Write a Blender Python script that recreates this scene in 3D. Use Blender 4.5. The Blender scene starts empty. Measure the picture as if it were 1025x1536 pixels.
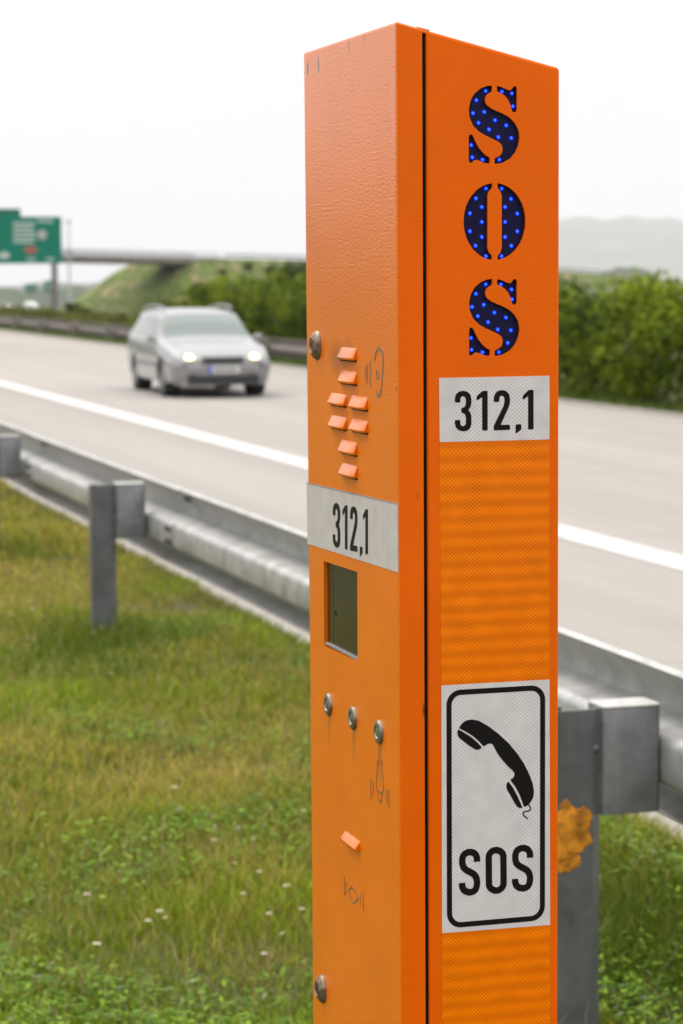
import bpy, bmesh, math, random
import numpy as np
from mathutils import Vector, Matrix

# measured outlines in millimetres on the two faces of the call post (front: across, height; side: back, height), metres for the far signs
D = {
 'S_a': [(125.3,1987.4),(125.3,1979.9),(121.3,1977.8),(117.7,1974.8),(116.2,1970.3),(116.6,1966.2),(118.8,1962.8),(123.5,1959.5),(130.8,1956.2),(139.6,1952.9),(148.4,1948.2),(155.8,1941.4),(160.5,1933.3),(162.0,1923.7),(160.5,1914.1),(156.5,1905.2),(149.9,1897.6),(141.1,1892.7),(135.2,1891.2),(128.3,1890.6),(128.3,1897.7),(133.7,1899.9),(138.1,1903.6),(139.3,1909.1),(137.8,1914.6),(133.7,1918.0),(126.4,1921.3),(116.2,1925.7),(107.4,1930.7),(100.1,1937.4),(95.5,1947.5),(94.3,1957.7),(96.5,1967.9),(101.6,1976.8),(110.4,1983.8),(118.4,1986.6)],
 'S_b': [(131.6,1987.2),(131.6,1980.0),(136.0,1978.7),(141.8,1975.1),(147.0,1969.3),(149.9,1962.5),(151.1,1957.5),(152.8,1955.1),(155.2,1954.6),(157.3,1955.4),(158.3,1957.2),(158.3,1984.5),(157.3,1986.4),(155.5,1987.2),(153.7,1986.5),(152.1,1984.4),(149.9,1982.0),(147.0,1981.9),(142.6,1983.6),(137.4,1985.9)],
 'S_c': [(94.3,1923.7),(95.0,1925.9),(97.2,1927.0),(99.4,1926.1),(100.8,1923.8),(103.0,1919.0),(106.6,1912.3),(112.5,1904.8),(117.6,1900.8),(122.3,1898.5),(122.3,1890.8),(114.7,1891.9),(107.3,1894.8),(103.7,1895.5),(100.8,1893.8),(98.9,1891.9),(96.7,1891.5),(94.8,1892.5),(94.2,1894.4)],
 'S_led': [(118.4,1980.8),(140.1,1980.5),(153.1,1978.3),(154.6,1962.3),(106.1,1969.2),(101.5,1953.1),(116.5,1954.9),(108.9,1941.2),(122.8,1933.2),(130.8,1944.8),(145.8,1938.6),(135.2,1923.9),(152.4,1922.9),(99.3,1913.8),(100.5,1898.6),(114.2,1895.9),(136.4,1896.1)],
 'O_a': [(125.2,1866.9),(125.2,1860.9),(121.2,1856.8),(119.4,1851.7),(119.3,1786.2),(121.1,1780.7),(125.1,1777.0),(125.1,1771.2),(117.7,1772.8),(112.3,1775.0),(107.3,1778.0),(102.6,1781.8),(98.4,1786.3),(94.8,1791.4),(91.8,1797.0),(89.6,1803.0),(88.0,1809.3),(87.3,1815.9),(87.3,1822.4),(88.1,1828.9),(89.6,1835.3),(91.9,1841.3),(94.9,1846.9),(98.5,1852.0),(102.7,1856.4),(107.4,1860.2),(112.5,1863.2),(117.8,1865.3)],
 'O_b': [(132.4,1771.2),(132.4,1777.0),(136.1,1780.7),(137.9,1786.1),(137.9,1851.7),(136.1,1856.8),(132.5,1860.9),(132.5,1867.0),(139.1,1865.4),(144.5,1863.3),(149.6,1860.3),(154.4,1856.6),(158.6,1852.2),(162.2,1847.1),(165.3,1841.4),(167.6,1835.4),(169.1,1829.0),(169.9,1822.5),(169.9,1815.8),(169.1,1809.3),(167.6,1802.9),(165.3,1796.8),(162.3,1791.2),(158.6,1786.1),(154.4,1781.6),(149.6,1777.8),(144.5,1774.9),(139.1,1772.8)],
 'O_led': [(118.7,1860.2),(105.3,1847.9),(113.2,1837.1),(97.3,1829.3),(113.2,1818.5),(97.3,1807.0),(113.2,1799.8),(104.8,1789.0),(118.6,1776.0),(139.7,1860.2),(152.1,1847.4),(144.1,1837.2),(160.5,1829.0),(144.1,1818.5),(160.5,1806.9),(144.1,1799.8),(152.5,1788.8),(139.3,1775.9)],
 'S2_ref': [(94.3,1986.8),(93.9,1747.2)],
 'S2_led': [(118.2,1740.9),(138.6,1740.8),(152.8,1734.2),(153.6,1721.8),(105.1,1729.1),(100.0,1712.8),(115.6,1715.3),(107.6,1701.1),(129.8,1705.3),(145.2,1699.0),(121.4,1693.4),(134.2,1684.0),(151.8,1682.8),(147.7,1667.0),(98.5,1673.9),(99.2,1659.1),(113.7,1655.8),(135.6,1655.5)],
 'n3': [(75.0,1593.7),(75.0,1599.2),(76.4,1603.8),(80.4,1607.2),(85.9,1608.4),(91.7,1606.9),(95.5,1603.4),(96.9,1597.9),(96.9,1591.9),(95.5,1587.6),(92.7,1583.7),(95.4,1580.7),(96.9,1576.1),(96.9,1566.1),(95.4,1561.3),(91.6,1558.0),(85.8,1557.1),(80.3,1558.6),(76.3,1562.3),(74.9,1567.0),(74.9,1571.8),(82.2,1571.6),(82.1,1567.3),(83.1,1564.7),(85.8,1563.6),(88.5,1564.6),(89.6,1567.1),(89.6,1575.2),(88.5,1578.3),(86.4,1580.1),(83.6,1580.5),(83.6,1586.7),(86.4,1587.0),(88.6,1588.6),(89.6,1591.7),(89.7,1597.5),(88.6,1600.3),(85.9,1601.6),(83.1,1600.4),(82.2,1597.7),(82.2,1593.6)],
 'n1': [(104.0,1601.2),(111.9,1607.6),(118.6,1607.6),(118.6,1557.5),(111.3,1557.7),(111.3,1599.8),(104.0,1595.2)],
 'n2': [(126.8,1593.3),(126.9,1599.0),(128.7,1604.1),(132.3,1607.2),(137.8,1608.3),(143.3,1606.9),(147.0,1603.4),(148.5,1598.0),(148.5,1592.2),(147.0,1586.5),(136.0,1564.1),(148.5,1564.2),(148.5,1557.6),(126.8,1557.5),(126.8,1563.3),(139.7,1587.5),(141.1,1592.3),(141.1,1597.5),(140.2,1600.1),(137.8,1601.2),(135.3,1600.4),(134.2,1598.0),(134.2,1593.2)],
 'nc': [(156.2,1564.4),(163.8,1564.4),(163.8,1557.6),(156.2,1552.4)],
 'n1b': [(165.8,1600.3),(173.7,1607.6),(180.3,1607.6),(180.4,1557.5),(173.0,1557.4),(173.0,1599.8),(165.8,1595.1)],
 'Ln3': [(288.8,1428.1),(288.6,1434.6),(286.1,1440.2),(279.5,1444.5),(270.7,1446.3),(261.3,1444.8),(255.3,1440.8),(253.1,1434.3),(253.3,1427.1),(255.8,1421.9),(260.2,1417.1),(256.0,1413.7),(253.8,1408.2),(254.1,1396.3),(256.5,1390.5),(262.7,1386.3),(272.2,1384.8),(281.0,1386.3),(287.4,1390.5),(289.6,1396.0),(289.5,1401.7),(277.6,1402.0),(277.7,1396.8),(276.4,1393.8),(272.0,1392.6),(267.5,1394.0),(265.7,1397.1),(265.5,1406.8),(267.1,1410.4),(270.6,1412.4),(275.0,1412.7),(274.8,1420.1),(270.4,1420.6),(266.8,1422.8),(265.0,1426.5),(264.8,1433.5),(266.5,1436.7),(270.9,1438.1),(275.3,1436.5),(276.8,1433.2),(277.0,1428.3)],
 'Ln1': [(241.8,1438.6),(229.2,1446.6),(218.7,1447.0),(220.0,1387.4),(231.5,1387.2),(230.3,1437.4),(241.9,1431.4)],
 'Ln2': [(206.3,1430.5),(206.1,1437.2),(203.2,1443.4),(197.5,1447.2),(189.0,1448.8),(180.7,1447.5),(175.2,1443.5),(173.1,1437.2),(173.3,1430.3),(175.6,1423.5),(193.0,1396.4),(174.0,1397.2),(174.1,1389.4),(207.2,1387.9),(207.1,1394.9),(186.8,1424.3),(184.4,1430.1),(184.3,1436.2),(185.6,1439.3),(189.2,1440.4),(193.1,1439.3),(194.9,1436.4),(195.0,1430.7)],
 'Lnc': [(162.4,1397.9),(151.1,1398.3),(151.3,1390.3),(162.6,1383.8)],
 'Ln1b': [(147.2,1440.8),(135.4,1449.7),(125.7,1450.1),(126.8,1391.3),(137.6,1390.6),(136.6,1440.6),(147.4,1434.7)],
 'l_sticker': [(423.3,1462.2),(-1.1,1469.0),(0.2,1382.0),(419.4,1375.0)],
 'l_window': [(339.4,1359.1),(177.9,1362.1),(179.3,1242.2),(339.5,1239.9)],
 'f_312': [(54.3,1624.8),(202.0,1625.0),(202.1,1544.1),(54.9,1544.5)],
 'f_sign': [(56.2,1235.7),(202.6,1235.5),(204.1,913.6),(56.2,915.1)],
 'f_or1': [(54.9,1544.5),(202.1,1544.1),(202.6,1235.5),(56.2,1235.7)],
 'f_or2': [(56.2,915.1),(204.1,913.6),(205.2,781.4),(56.7,795.7)],
 'f_edges': [(2.5,2066.4),(2.4,2040.6),(-0.1,832.5),(33.5,2059.9),(38.7,2052.7),(35.2,829.2),(34.8,2041.3),(33.0,829.4),(215.3,2011.3),(215.9,812.4),(213.9,2009.6)],
 'l_edges': [(-5.2,2061.8),(424.7,2064.2),(420.5,1462.7),(412.8,712.9)],
 'ph_a': [(79.5,1179.5),(83.0,1184.9),(88.9,1189.0),(97.1,1189.8),(106.5,1187.5),(118.2,1180.5),(132.4,1169.6),(146.5,1156.3),(158.4,1142.0),(167.9,1127.8),(175.0,1113.8),(179.8,1101.0),(181.5,1090.7),(180.3,1082.8),(177.0,1077.4),(172.7,1073.1),(167.9,1071.4),(165.1,1079.3),(160.8,1089.8),(154.8,1100.4),(148.9,1108.3),(153.2,1110.9),(154.8,1113.8),(154.4,1117.4),(151.3,1121.0),(146.5,1125.2),(139.4,1133.1),(132.3,1142.5),(127.6,1150.7),(125.3,1155.4),(122.7,1157.1),(118.2,1156.9),(113.0,1153.9),(106.4,1161.0),(98.2,1168.3),(88.9,1174.4)],
 'ph_b': [(78.3,1178.2),(86.5,1173.4),(95.9,1167.0),(104.1,1159.8),(110.4,1152.9),(107.6,1150.6),(104.1,1149.9),(99.4,1151.8),(88.8,1159.6),(79.5,1167.2),(77.6,1171.3),(77.4,1175.3)],
 'ph_c': [(146.5,1106.4),(152.5,1098.1),(158.4,1087.2),(163.2,1076.5),(165.8,1070.6),(162.0,1070.4),(158.4,1072.7),(154.8,1077.7),(149.6,1087.2),(144.6,1095.4),(143.4,1100.0),(144.2,1104.1)],
 'ph_cord': [(173.9,1074.2),(176.3,1071.0),(177.0,1067.8),(174.6,1065.9),(170.3,1065.8),(167.0,1064.9),(166.3,1062.6),(167.9,1060.0),(170.3,1058.0),(172.9,1056.0)],
 't_S1': [(103.6,1004.8),(103.6,1010.0),(101.5,1015.1),(97.7,1017.5),(93.5,1018.2),(89.3,1017.7),(85.0,1014.8),(83.6,1009.7),(83.6,1004.7),(85.0,999.0),(89.2,994.8),(97.2,990.5),(101.7,986.3),(103.6,980.5),(103.6,974.8),(101.9,968.6),(97.9,966.0),(93.4,965.4),(89.2,966.7),(85.2,969.5),(83.3,974.2),(83.3,978.7)],
 't_S2': [(176.1,1004.5),(176.1,1009.8),(173.9,1015.0),(170.1,1017.3),(165.8,1018.1),(161.5,1017.5),(157.2,1014.6),(155.8,1009.5),(155.8,1004.5),(157.2,998.7),(161.5,994.5),(169.6,990.2),(174.2,986.0),(176.1,980.1),(176.1,974.4),(174.4,968.1),(170.4,965.5),(165.8,964.9),(161.5,966.2),(157.5,969.0),(155.6,973.7),(155.6,978.3)],
 't_O': [(139.8,974.0),(139.5,971.5),(138.5,969.2),(136.8,967.3),(134.7,965.9),(132.3,965.2),(129.6,965.0),(127.0,965.6),(124.5,966.8),(122.4,968.5),(120.8,970.6),(119.8,973.1),(119.5,1009.0),(119.8,1011.5),(120.8,1013.8),(122.5,1015.7),(124.6,1017.1),(127.0,1017.9),(129.7,1018.0),(132.3,1017.5),(134.8,1016.3),(136.9,1014.6),(138.5,1012.5),(139.5,1010.1)],
 'border': [(62.6,1229.6),(196.4,1229.0),(196.8,918.8),(63.0,922.5)],
 'louv': [(248.9,1658.4),(174.7,1659.6),(172.4,1642.4),(245.8,1627.1),(174.3,1628.5),(173.1,1611.2),(295.4,1595.1),(221.8,1596.4),(219.4,1580.1),(197.4,1595.9),(126.3,1597.6),(122.5,1579.8),(295.1,1564.2),(222.5,1566.4),(220.1,1548.8),(197.0,1565.3),(125.9,1567.2),(123.1,1549.9),(246.9,1533.9),(174.7,1536.0),(171.3,1517.7),(246.0,1502.4),(174.3,1504.7),(172.0,1487.2)],
 'louv2': [(242.7,1000.0),(173.2,1000.4),(164.9,986.3)],
 'lock': [(362.2,1657.6),(361.6,1677.6),(362.8,1637.0),(344.5,1658.1)],
 'lock2': [(361.5,744.3),(360.9,765.8),(362.0,722.7)],
 'btn': [(317.3,1160.9),(316.8,1176.7),(317.7,1145.2),(199.3,1162.3),(199.0,1177.6),(199.7,1146.5),(82.3,1164.4),(82.0,1179.8),(82.5,1148.9)],
 'ear1': [(93.8,1644.8),(92.2,1650.8),(87.1,1656.9),(78.5,1660.1),(68.0,1660.0),(60.7,1655.4),(57.8,1648.1),(59.0,1637.7),(62.7,1625.7),(66.4,1613.6),(69.5,1604.6),(74.6,1599.9),(81.6,1598.8),(85.5,1601.6),(86.5,1606.1)],
 'ear2': [(87.5,1630.7),(82.5,1632.4),(78.0,1629.6),(77.6,1625.1),(81.2,1621.3),(86.2,1621.8),(88.6,1626.2),(87.5,1630.7)],
 'wav0': [(134.9,1635.9),(136.3,1616.1)],
 'wav1': [(126.5,1639.2),(127.6,1613.4)],
 'wav2': [(114.2,1643.1),(113.8,1609.5)],
 'fin1': [(91.8,1125.2),(73.4,1127.2),(66.6,1092.1),(70.8,1086.7),(84.3,1084.8),(96.6,1086.0),(97.8,1094.0),(91.8,1125.2)],
 'fin2': [(91.2,1081.9),(89.3,1073.0),(81.8,1071.5),(75.7,1075.8),(74.2,1084.4)],
 'fw0': [(121.9,1095.5),(121.0,1067.5)],
 'fw1': [(110.2,1092.6),(110.5,1073.8)],
 'fw2': [(52.6,1094.3),(52.2,1074.6)],
 'fw3': [(43.2,1096.8),(43.0,1072.4)],
 'hx': [(228.2,919.8),(211.0,928.3),(196.4,926.5),(179.9,920.9),(204.1,907.3),(218.7,912.3),(228.2,919.8)],
 'hw0': [(248.0,933.0),(247.1,907.5)],
 'hw1': [(239.9,928.9),(242.6,909.7)],
 'hw2': [(170.3,929.6),(171.4,912.3)],
 'hw3': [(158.1,934.8),(157.9,908.2)],
 'spots': [(399.7,2039.2),(346.0,2039.2)],
 'sign': [(39.473,7.618),(29.456,7.612),(29.36,3.282),(39.394,3.234)],
 'tab': [(35.686,8.352),(30.083,8.343),(30.067,7.612),(35.672,7.616)],
 'sign_pole': [(38.523,3.241),(39.15,3.238),(38.746,-1.663)],
 'marks': [(34.981,7.186),(36.968,7.187),(34.94,5.1),(36.928,5.095),(37.16,7.433),(38.719,7.433),(37.63,5.955),(36.544,4.541),(36.158,3.865),(37.022,3.492),(38.028,3.858),(38.772,3.484),(33.687,4.367),(34.665,3.749)],
 'lamp_pole': [(40.69,7.259),(40.564,0.172)],
 'mini1': [(75.169,1.02),(77.382,1.004),(75.139,-0.527),(77.353,-0.545)],
 'mini2': [(78.96,1.639),(81.445,1.622),(78.919,-0.558),(81.405,-0.578)],
}
FSTOP = 9.0
SUN_E = 1.0
HORIZON = .75
ZENITH = 1.9
EXPO = 0.55
HAZE = .0001
ROUGH_BODY = .13
LEFT_H = 27.0  # crest height of the unseen slope, set by the post's reflection
CAR_LOC = (8.53, 36.75, 0.0)
CAR_RZ = -.035
FLOWERS = [(1.71, 7.82), (1.71, 7.69), (1.98, 7.56), (2.07, 7.48), (1.85, 7.25), (1.71, 7.24), (1.73, 7.04), (1.68, 6.74), (1.78, 6.9), (1.71, 6.55), (1.8, 6.71), (1.24, 6.81), (1.35, 6.53), (1.39, 6.57), (1.42, 6.61), (1.82, 6.56), (1.71, 6.42), (1.62, 6.23), (1.17, 6.32), (1.53, 5.48), (1.17, 5.59), (1.81, 12.15), (1.78, 11.85), (1.94, 12.16), (1.84, 11.83), (1.91, 11.86), (1.93, 11.75), (1.79, 11.31), (1.83, 11.35), (2.16, 11.67), (2.17, 11.47), (2.1, 11.3), (1.96, 10.2), (2.1, 12.49)]
rng = np.random.default_rng(7)
SC = bpy.context.scene
COL = SC.collection
PI = math.pi
R = math.radians

# ------------------------------------------------------------------ helpers
def tag(o, label=None, cat=None, group=None, kind=None):
    if label: o['label'] = label
    if cat: o['category'] = cat
    if group: o['group'] = group
    if kind: o['kind'] = kind
    return o

def thing(name, loc, label, cat, group=None, rz=0.0):
    o = bpy.data.objects.new(name, None)
    o.empty_display_size = .2
    COL.objects.link(o)
    o.location = loc
    o.rotation_euler = (0, 0, rz)
    return tag(o, label, cat, group)

def base_of(parent):
    b = Vector((0, 0, 0))
    while parent is not None:
        b += parent.location
        parent = parent.parent
    return b

def mobj(name, verts, faces, mat, parent=None, smooth=False, world=True, mats=None, midx=None):
    """one mesh object; verts in world space (then moved to the thing's base) or local space"""
    off = base_of(parent) if (parent is not None and world) else Vector((0, 0, 0))
    me = bpy.data.meshes.new(name)
    me.from_pydata([(v[0]-off.x, v[1]-off.y, v[2]-off.z) for v in verts], [], faces)
    for m in (mats or [mat]): me.materials.append(m)
    if midx: me.polygons.foreach_set('material_index', midx)
    bm = bmesh.new(); bm.from_mesh(me)
    bmesh.ops.recalc_face_normals(bm, faces=bm.faces)
    bm.to_mesh(me); bm.free()
    if smooth: me.polygons.foreach_set('use_smooth', [True]*len(me.polygons))
    o = bpy.data.objects.new(name, me)
    COL.objects.link(o)
    if parent is not None: o.parent = parent
    return o

class MB:
    def __init__(s): s.v = []; s.f = []
    def add(s, v, f):
        n = len(s.v); s.v += [tuple(p) for p in v]; s.f += [tuple(i+n for i in q) for q in f]
        return s
    def box(s, x0, x1, y0, y1, z0, z1):
        return s.add([(x0,y0,z0),(x1,y0,z0),(x1,y1,z0),(x0,y1,z0),(x0,y0,z1),(x1,y0,z1),(x1,y1,z1),(x0,y1,z1)],
                     [(0,3,2,1),(4,5,6,7),(0,1,5,4),(1,2,6,5),(2,3,7,6),(3,0,4,7)])
    def hexa(s, p):   # 8 points: bottom ring then top ring
        return s.add(p, [(0,3,2,1),(4,5,6,7),(0,1,5,4),(1,2,6,5),(2,3,7,6),(3,0,4,7)])
    def prism(s, a, b):   # two matching rings
        n = len(a)
        return s.add(list(a)+list(b), [tuple(range(n)), tuple(range(2*n-1, n-1, -1))] + [(i, (i+1)%n, n+(i+1)%n, n+i) for i in range(n)])
    def rings(s, rs, cap0=True, cap1=True, closed=True):
        n = len(rs[0]); v = [p for r in rs for p in r]; f = []
        for k in range(len(rs)-1):
            for i in range(n if closed else n-1):
                j = (i+1) % n
                f.append((k*n+i, k*n+j, (k+1)*n+j, (k+1)*n+i))
        if cap0: f.append(tuple(range(n-1, -1, -1)))
        if cap1: f.append(tuple((len(rs)-1)*n+i for i in range(n)))
        return s.add(v, f)
    def tube(s, p, q, r0, r1=None, n=10):
        r1 = r0 if r1 is None else r1
        p = Vector(p); q = Vector(q); d = (q-p).normalized()
        a = d.orthogonal().normalized(); b = d.cross(a)
        ring = lambda c, r: [tuple(c + a*(r*math.cos(t)) + b*(r*math.sin(t))) for t in [2*PI*i/n for i in range(n)]]
        return s.rings([ring(p, r0), ring(q, r1)])
    def lathe(s, c, axis, prof, n=28):  # prof: (radius, offset along axis)
        c = Vector(c); d = Vector(axis).normalized(); a = d.orthogonal().normalized(); b = d.cross(a)
        rs = [[tuple(c + d*h + a*(r*math.cos(t)) + b*(r*math.sin(t))) for t in [2*PI*i/n for i in range(n)]] for r, h in prof]
        return s.rings(rs)
    def build(s, name, mat, parent=None, smooth=False, world=True):
        return mobj(name, s.v, s.f, mat, parent, smooth, world)

def bevel(o, w, seg=3, ang=30):
    bm = bmesh.new(); bm.from_mesh(o.data)
    es = [e for e in bm.edges if len(e.link_faces) == 2 and e.calc_face_angle(0) > R(ang)]
    bmesh.ops.bevel(bm, geom=es, offset=w, segments=seg, profile=.5, affect='EDGES', clamp_overlap=True)
    bm.to_mesh(o.data); bm.free()
    return o

def auto_smooth(o, ang=35):
    me = o.data
    me.polygons.foreach_set('use_smooth', [True]*len(me.polygons))
    bm = bmesh.new(); bm.from_mesh(me)
    for e in bm.edges:
        if len(e.link_faces) == 2 and e.calc_face_angle(0) > R(ang): e.smooth = False
    bm.to_mesh(me); bm.free()
    return o

def cut(o, cutters):
    """subtract the prisms from the object's mesh, leaving no helper behind"""
    v = []; f = []
    for c in cutters:
        n = len(v); v += c.v; f += [tuple(i+n for i in q) for q in c.f]
    tmp = mobj('cutter', v, f, None if not o.data.materials else o.data.materials[0], None)
    tmp.location = -base_of(o.parent)
    wm = o.parent; o.parent = None
    md = o.modifiers.new('b', 'BOOLEAN'); md.operation = 'DIFFERENCE'; md.object = tmp; md.solver = 'EXACT'
    bpy.context.view_layer.update()
    dg = bpy.context.evaluated_depsgraph_get()
    me = bpy.data.meshes.new_from_object(o.evaluated_get(dg))
    o.modifiers.clear(); old = o.data; o.data = me; bpy.data.meshes.remove(old)
    bpy.data.objects.remove(tmp, do_unlink=True)
    o.parent = wm
    return o

# ------------------------------------------------------------------ materials
def new_mat(name):
    m = bpy.data.materials.new(name); m.use_nodes = True
    nt = m.node_tree; b = nt.nodes['Principled BSDF']
    return m, nt, b

def N(nt, t, **kw):
    n = nt.nodes.new(t)
    for k, v in kw.items():
        if k in n.inputs: n.inputs[k].default_value = v
        else: setattr(n, k, v)
    return n

def L(nt, a, b): nt.links.new(a, b)

def simple(name, col, rough=.5, metal=0.0, var=.12, scale=20.0, bump=0.0, bscale=200.0, spec=.5, coat=0.0):
    m, nt, b = new_mat(name)
    tc = N(nt, 'ShaderNodeTexCoord')
    no = N(nt, 'ShaderNodeTexNoise', Scale=scale, Detail=5.0)
    L(nt, tc.outputs['Object'], no.inputs['Vector'])
    rp = N(nt, 'ShaderNodeValToRGB')
    rp.color_ramp.elements[0].position = .3; rp.color_ramp.elements[1].position = .7
    c = Vector(col)
    rp.color_ramp.elements[0].color = (*(c*(1-var)), 1); rp.color_ramp.elements[1].color = (*(c*(1+var)), 1)
    L(nt, no.outputs['Fac'], rp.inputs['Fac']); L(nt, rp.outputs['Color'], b.inputs['Base Color'])
    b.inputs['Roughness'].default_value = rough; b.inputs['Metallic'].default_value = metal
    b.inputs['Specular IOR Level'].default_value = spec
    b.inputs['Coat Weight'].default_value = coat; b.inputs['Coat Roughness'].default_value = .08
    if bump:
        n2 = N(nt, 'ShaderNodeTexNoise', Scale=bscale, Detail=3.0)
        L(nt, tc.outputs['Object'], n2.inputs['Vector'])
        bp = N(nt, 'ShaderNodeBump', Strength=bump, Distance=.001)
        L(nt, n2.outputs['Fac'], bp.inputs['Height']); L(nt, bp.outputs['Normal'], b.inputs['Normal'])
    return m

def paint_mat(name, col, rough, bscale, dist, stains=(), spec=.5):
    """stove-enamelled sheet with a hammered grain, faint weathering and rust runs"""
    m, nt, b = new_mat(name)
    tc = N(nt, 'ShaderNodeTexCoord')
    n1 = N(nt, 'ShaderNodeTexNoise', Scale=bscale, Detail=2.5, Roughness=.45)
    L(nt, tc.outputs['Object'], n1.inputs['Vector'])
    bp = N(nt, 'ShaderNodeBump', Strength=1.0, Distance=dist)
    L(nt, n1.outputs['Fac'], bp.inputs['Height']); L(nt, bp.outputs['Normal'], b.inputs['Normal'])
    n2 = N(nt, 'ShaderNodeTexNoise', Scale=6.0, Detail=6.0, Roughness=.6)
    L(nt, tc.outputs['Object'], n2.inputs['Vector'])
    rp = N(nt, 'ShaderNodeValToRGB'); c = Vector(col)
    rp.color_ramp.elements[0].position = .3; rp.color_ramp.elements[1].position = .72
    rp.color_ramp.elements[0].color = (*(c*.93), 1); rp.color_ramp.elements[1].color = (*(c*1.05), 1)
    L(nt, n2.outputs['Fac'], rp.inputs['Fac'])
    last = rp.outputs['Color']
    # specks of grime
    n3 = N(nt, 'ShaderNodeTexNoise', Scale=75.0, Detail=2.0); L(nt, tc.outputs['Object'], n3.inputs['Vector'])
    r3 = N(nt, 'ShaderNodeValToRGB'); r3.color_ramp.elements[0].position = .745; r3.color_ramp.elements[1].position = .79
    L(nt, n3.outputs['Fac'], r3.inputs['Fac'])
    mg = N(nt, 'ShaderNodeMix', data_type='RGBA'); L(nt, r3.outputs['Color'], mg.inputs[0])
    L(nt, last, mg.inputs[6]); mg.inputs[7].default_value = (c[0]*.45, c[1]*.45, .015, 1); last = mg.outputs[2]
    for (p, sx, sz, col2, k) in stains:
        mp = N(nt, 'ShaderNodeMapping', vector_type='POINT')
        mp.inputs['Location'].default_value = (-p[0]/sx, -p[1]/sx, -p[2]/sz)
        mp.inputs['Scale'].default_value = (1/sx, 1/sx, 1/sz)
        L(nt, tc.outputs['Object'], mp.inputs['Vector'])
        gr = N(nt, 'ShaderNodeTexGradient', gradient_type='SPHERICAL'); L(nt, mp.outputs['Vector'], gr.inputs['Vector'])
        mu = N(nt, 'ShaderNodeMath', operation='MULTIPLY'); mu.inputs[1].default_value = k
        L(nt, gr.outputs['Fac'], mu.inputs[0])
        mx = N(nt, 'ShaderNodeMix', data_type='RGBA'); mx.clamp_factor = True
        L(nt, mu.outputs[0], mx.inputs[0]); L(nt, last, mx.inputs[6]); mx.inputs[7].default_value = (*col2, 1)
        last = mx.outputs[2]
    L(nt, last, b.inputs['Base Color'])
    b.inputs['Roughness'].default_value = rough
    b.inputs['Specular IOR Level'].default_value = spec
    return m

def foil_mat(name, col, line, cell, band=0.0, rough=.35):
    """retroreflective sheeting: a lattice of sealed cells"""
    m, nt, b = new_mat(name)
    tc = N(nt, 'ShaderNodeTexCoord'); sp = N(nt, 'ShaderNodeSeparateXYZ')
    L(nt, tc.outputs['Object'], sp.inputs[0])
    def mth(op, a, c=None):
        n = N(nt, 'ShaderNodeMath', operation=op)
        for i, x in enumerate((a, c)):
            if x is None: continue
            if isinstance(x, (int, float)): n.inputs[i].default_value = x
            else: L(nt, x, n.inputs[i])
        return n.outputs[0]
    h = mth('ADD', sp.outputs['X'], sp.outputs['Y'])
    z = mth('MULTIPLY', sp.outputs['Z'], 1.12)
    u = mth('ADD', h, z); v = mth('SUBTRACT', h, z)
    pu = mth('PINGPONG', u, cell/2); pv = mth('PINGPONG', v, cell/2)
    d = mth('DIVIDE', mth('MINIMUM', pu, pv), cell/2)
    rp = N(nt, 'ShaderNodeValToRGB')
    rp.color_ramp.elements[0].position = .08; rp.color_ramp.elements[1].position = .30
    rp.color_ramp.elements[0].color = (*line, 1); rp.color_ramp.elements[1].color = (*col, 1)
    L(nt, d, rp.inputs['Fac'])
    last = rp.outputs['Color']
    if band:
        w = N(nt, 'ShaderNodeTexWave', wave_type='BANDS', bands_direction='Z', Scale=16.5, Distortion=.6, Detail=1.0)
        w.inputs['Detail Scale'].default_value = 1.5
        L(nt, tc.outputs['Object'], w.inputs['Vector'])
        mx = N(nt, 'ShaderNodeMix', data_type='RGBA', blend_type='MULTIPLY')
        mx.inputs[0].default_value = 1.0
        r2 = N(nt, 'ShaderNodeValToRGB'); r2.color_ramp.elements[0].color = (1-band, 1-band*1.6, 1, 1); r2.color_ramp.elements[1].color = (1, 1, 1, 1)
        L(nt, w.outputs['Fac'], r2.inputs['Fac'])
        L(nt, last, mx.inputs[6]); L(nt, r2.outputs['Color'], mx.inputs[7]); last = mx.outputs[2]
    nz = N(nt, 'ShaderNodeTexNoise', Scale=35.0, Detail=4.0); L(nt, tc.outputs['Object'], nz.inputs['Vector'])
    r4 = N(nt, 'ShaderNodeValToRGB'); r4.color_ramp.elements[0].color = (.9, .9, .9, 1); r4.color_ramp.elements[0].position = .3
    r4.color_ramp.elements[1].color = (1.04, 1.04, 1.04, 1); r4.color_ramp.elements[1].position = .7
    L(nt, nz.outputs['Fac'], r4.inputs['Fac'])
    m2 = N(nt, 'ShaderNodeMix', data_type='RGBA', blend_type='MULTIPLY'); m2.inputs[0].default_value = 1.0
    L(nt, last, m2.inputs[6]); L(nt, r4.outputs['Color'], m2.inputs[7])
    L(nt, m2.outputs[2], b.inputs['Base Color'])
    b.inputs['Roughness'].default_value = rough; b.inputs['Specular IOR Level'].default_value = .14
    return m

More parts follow.
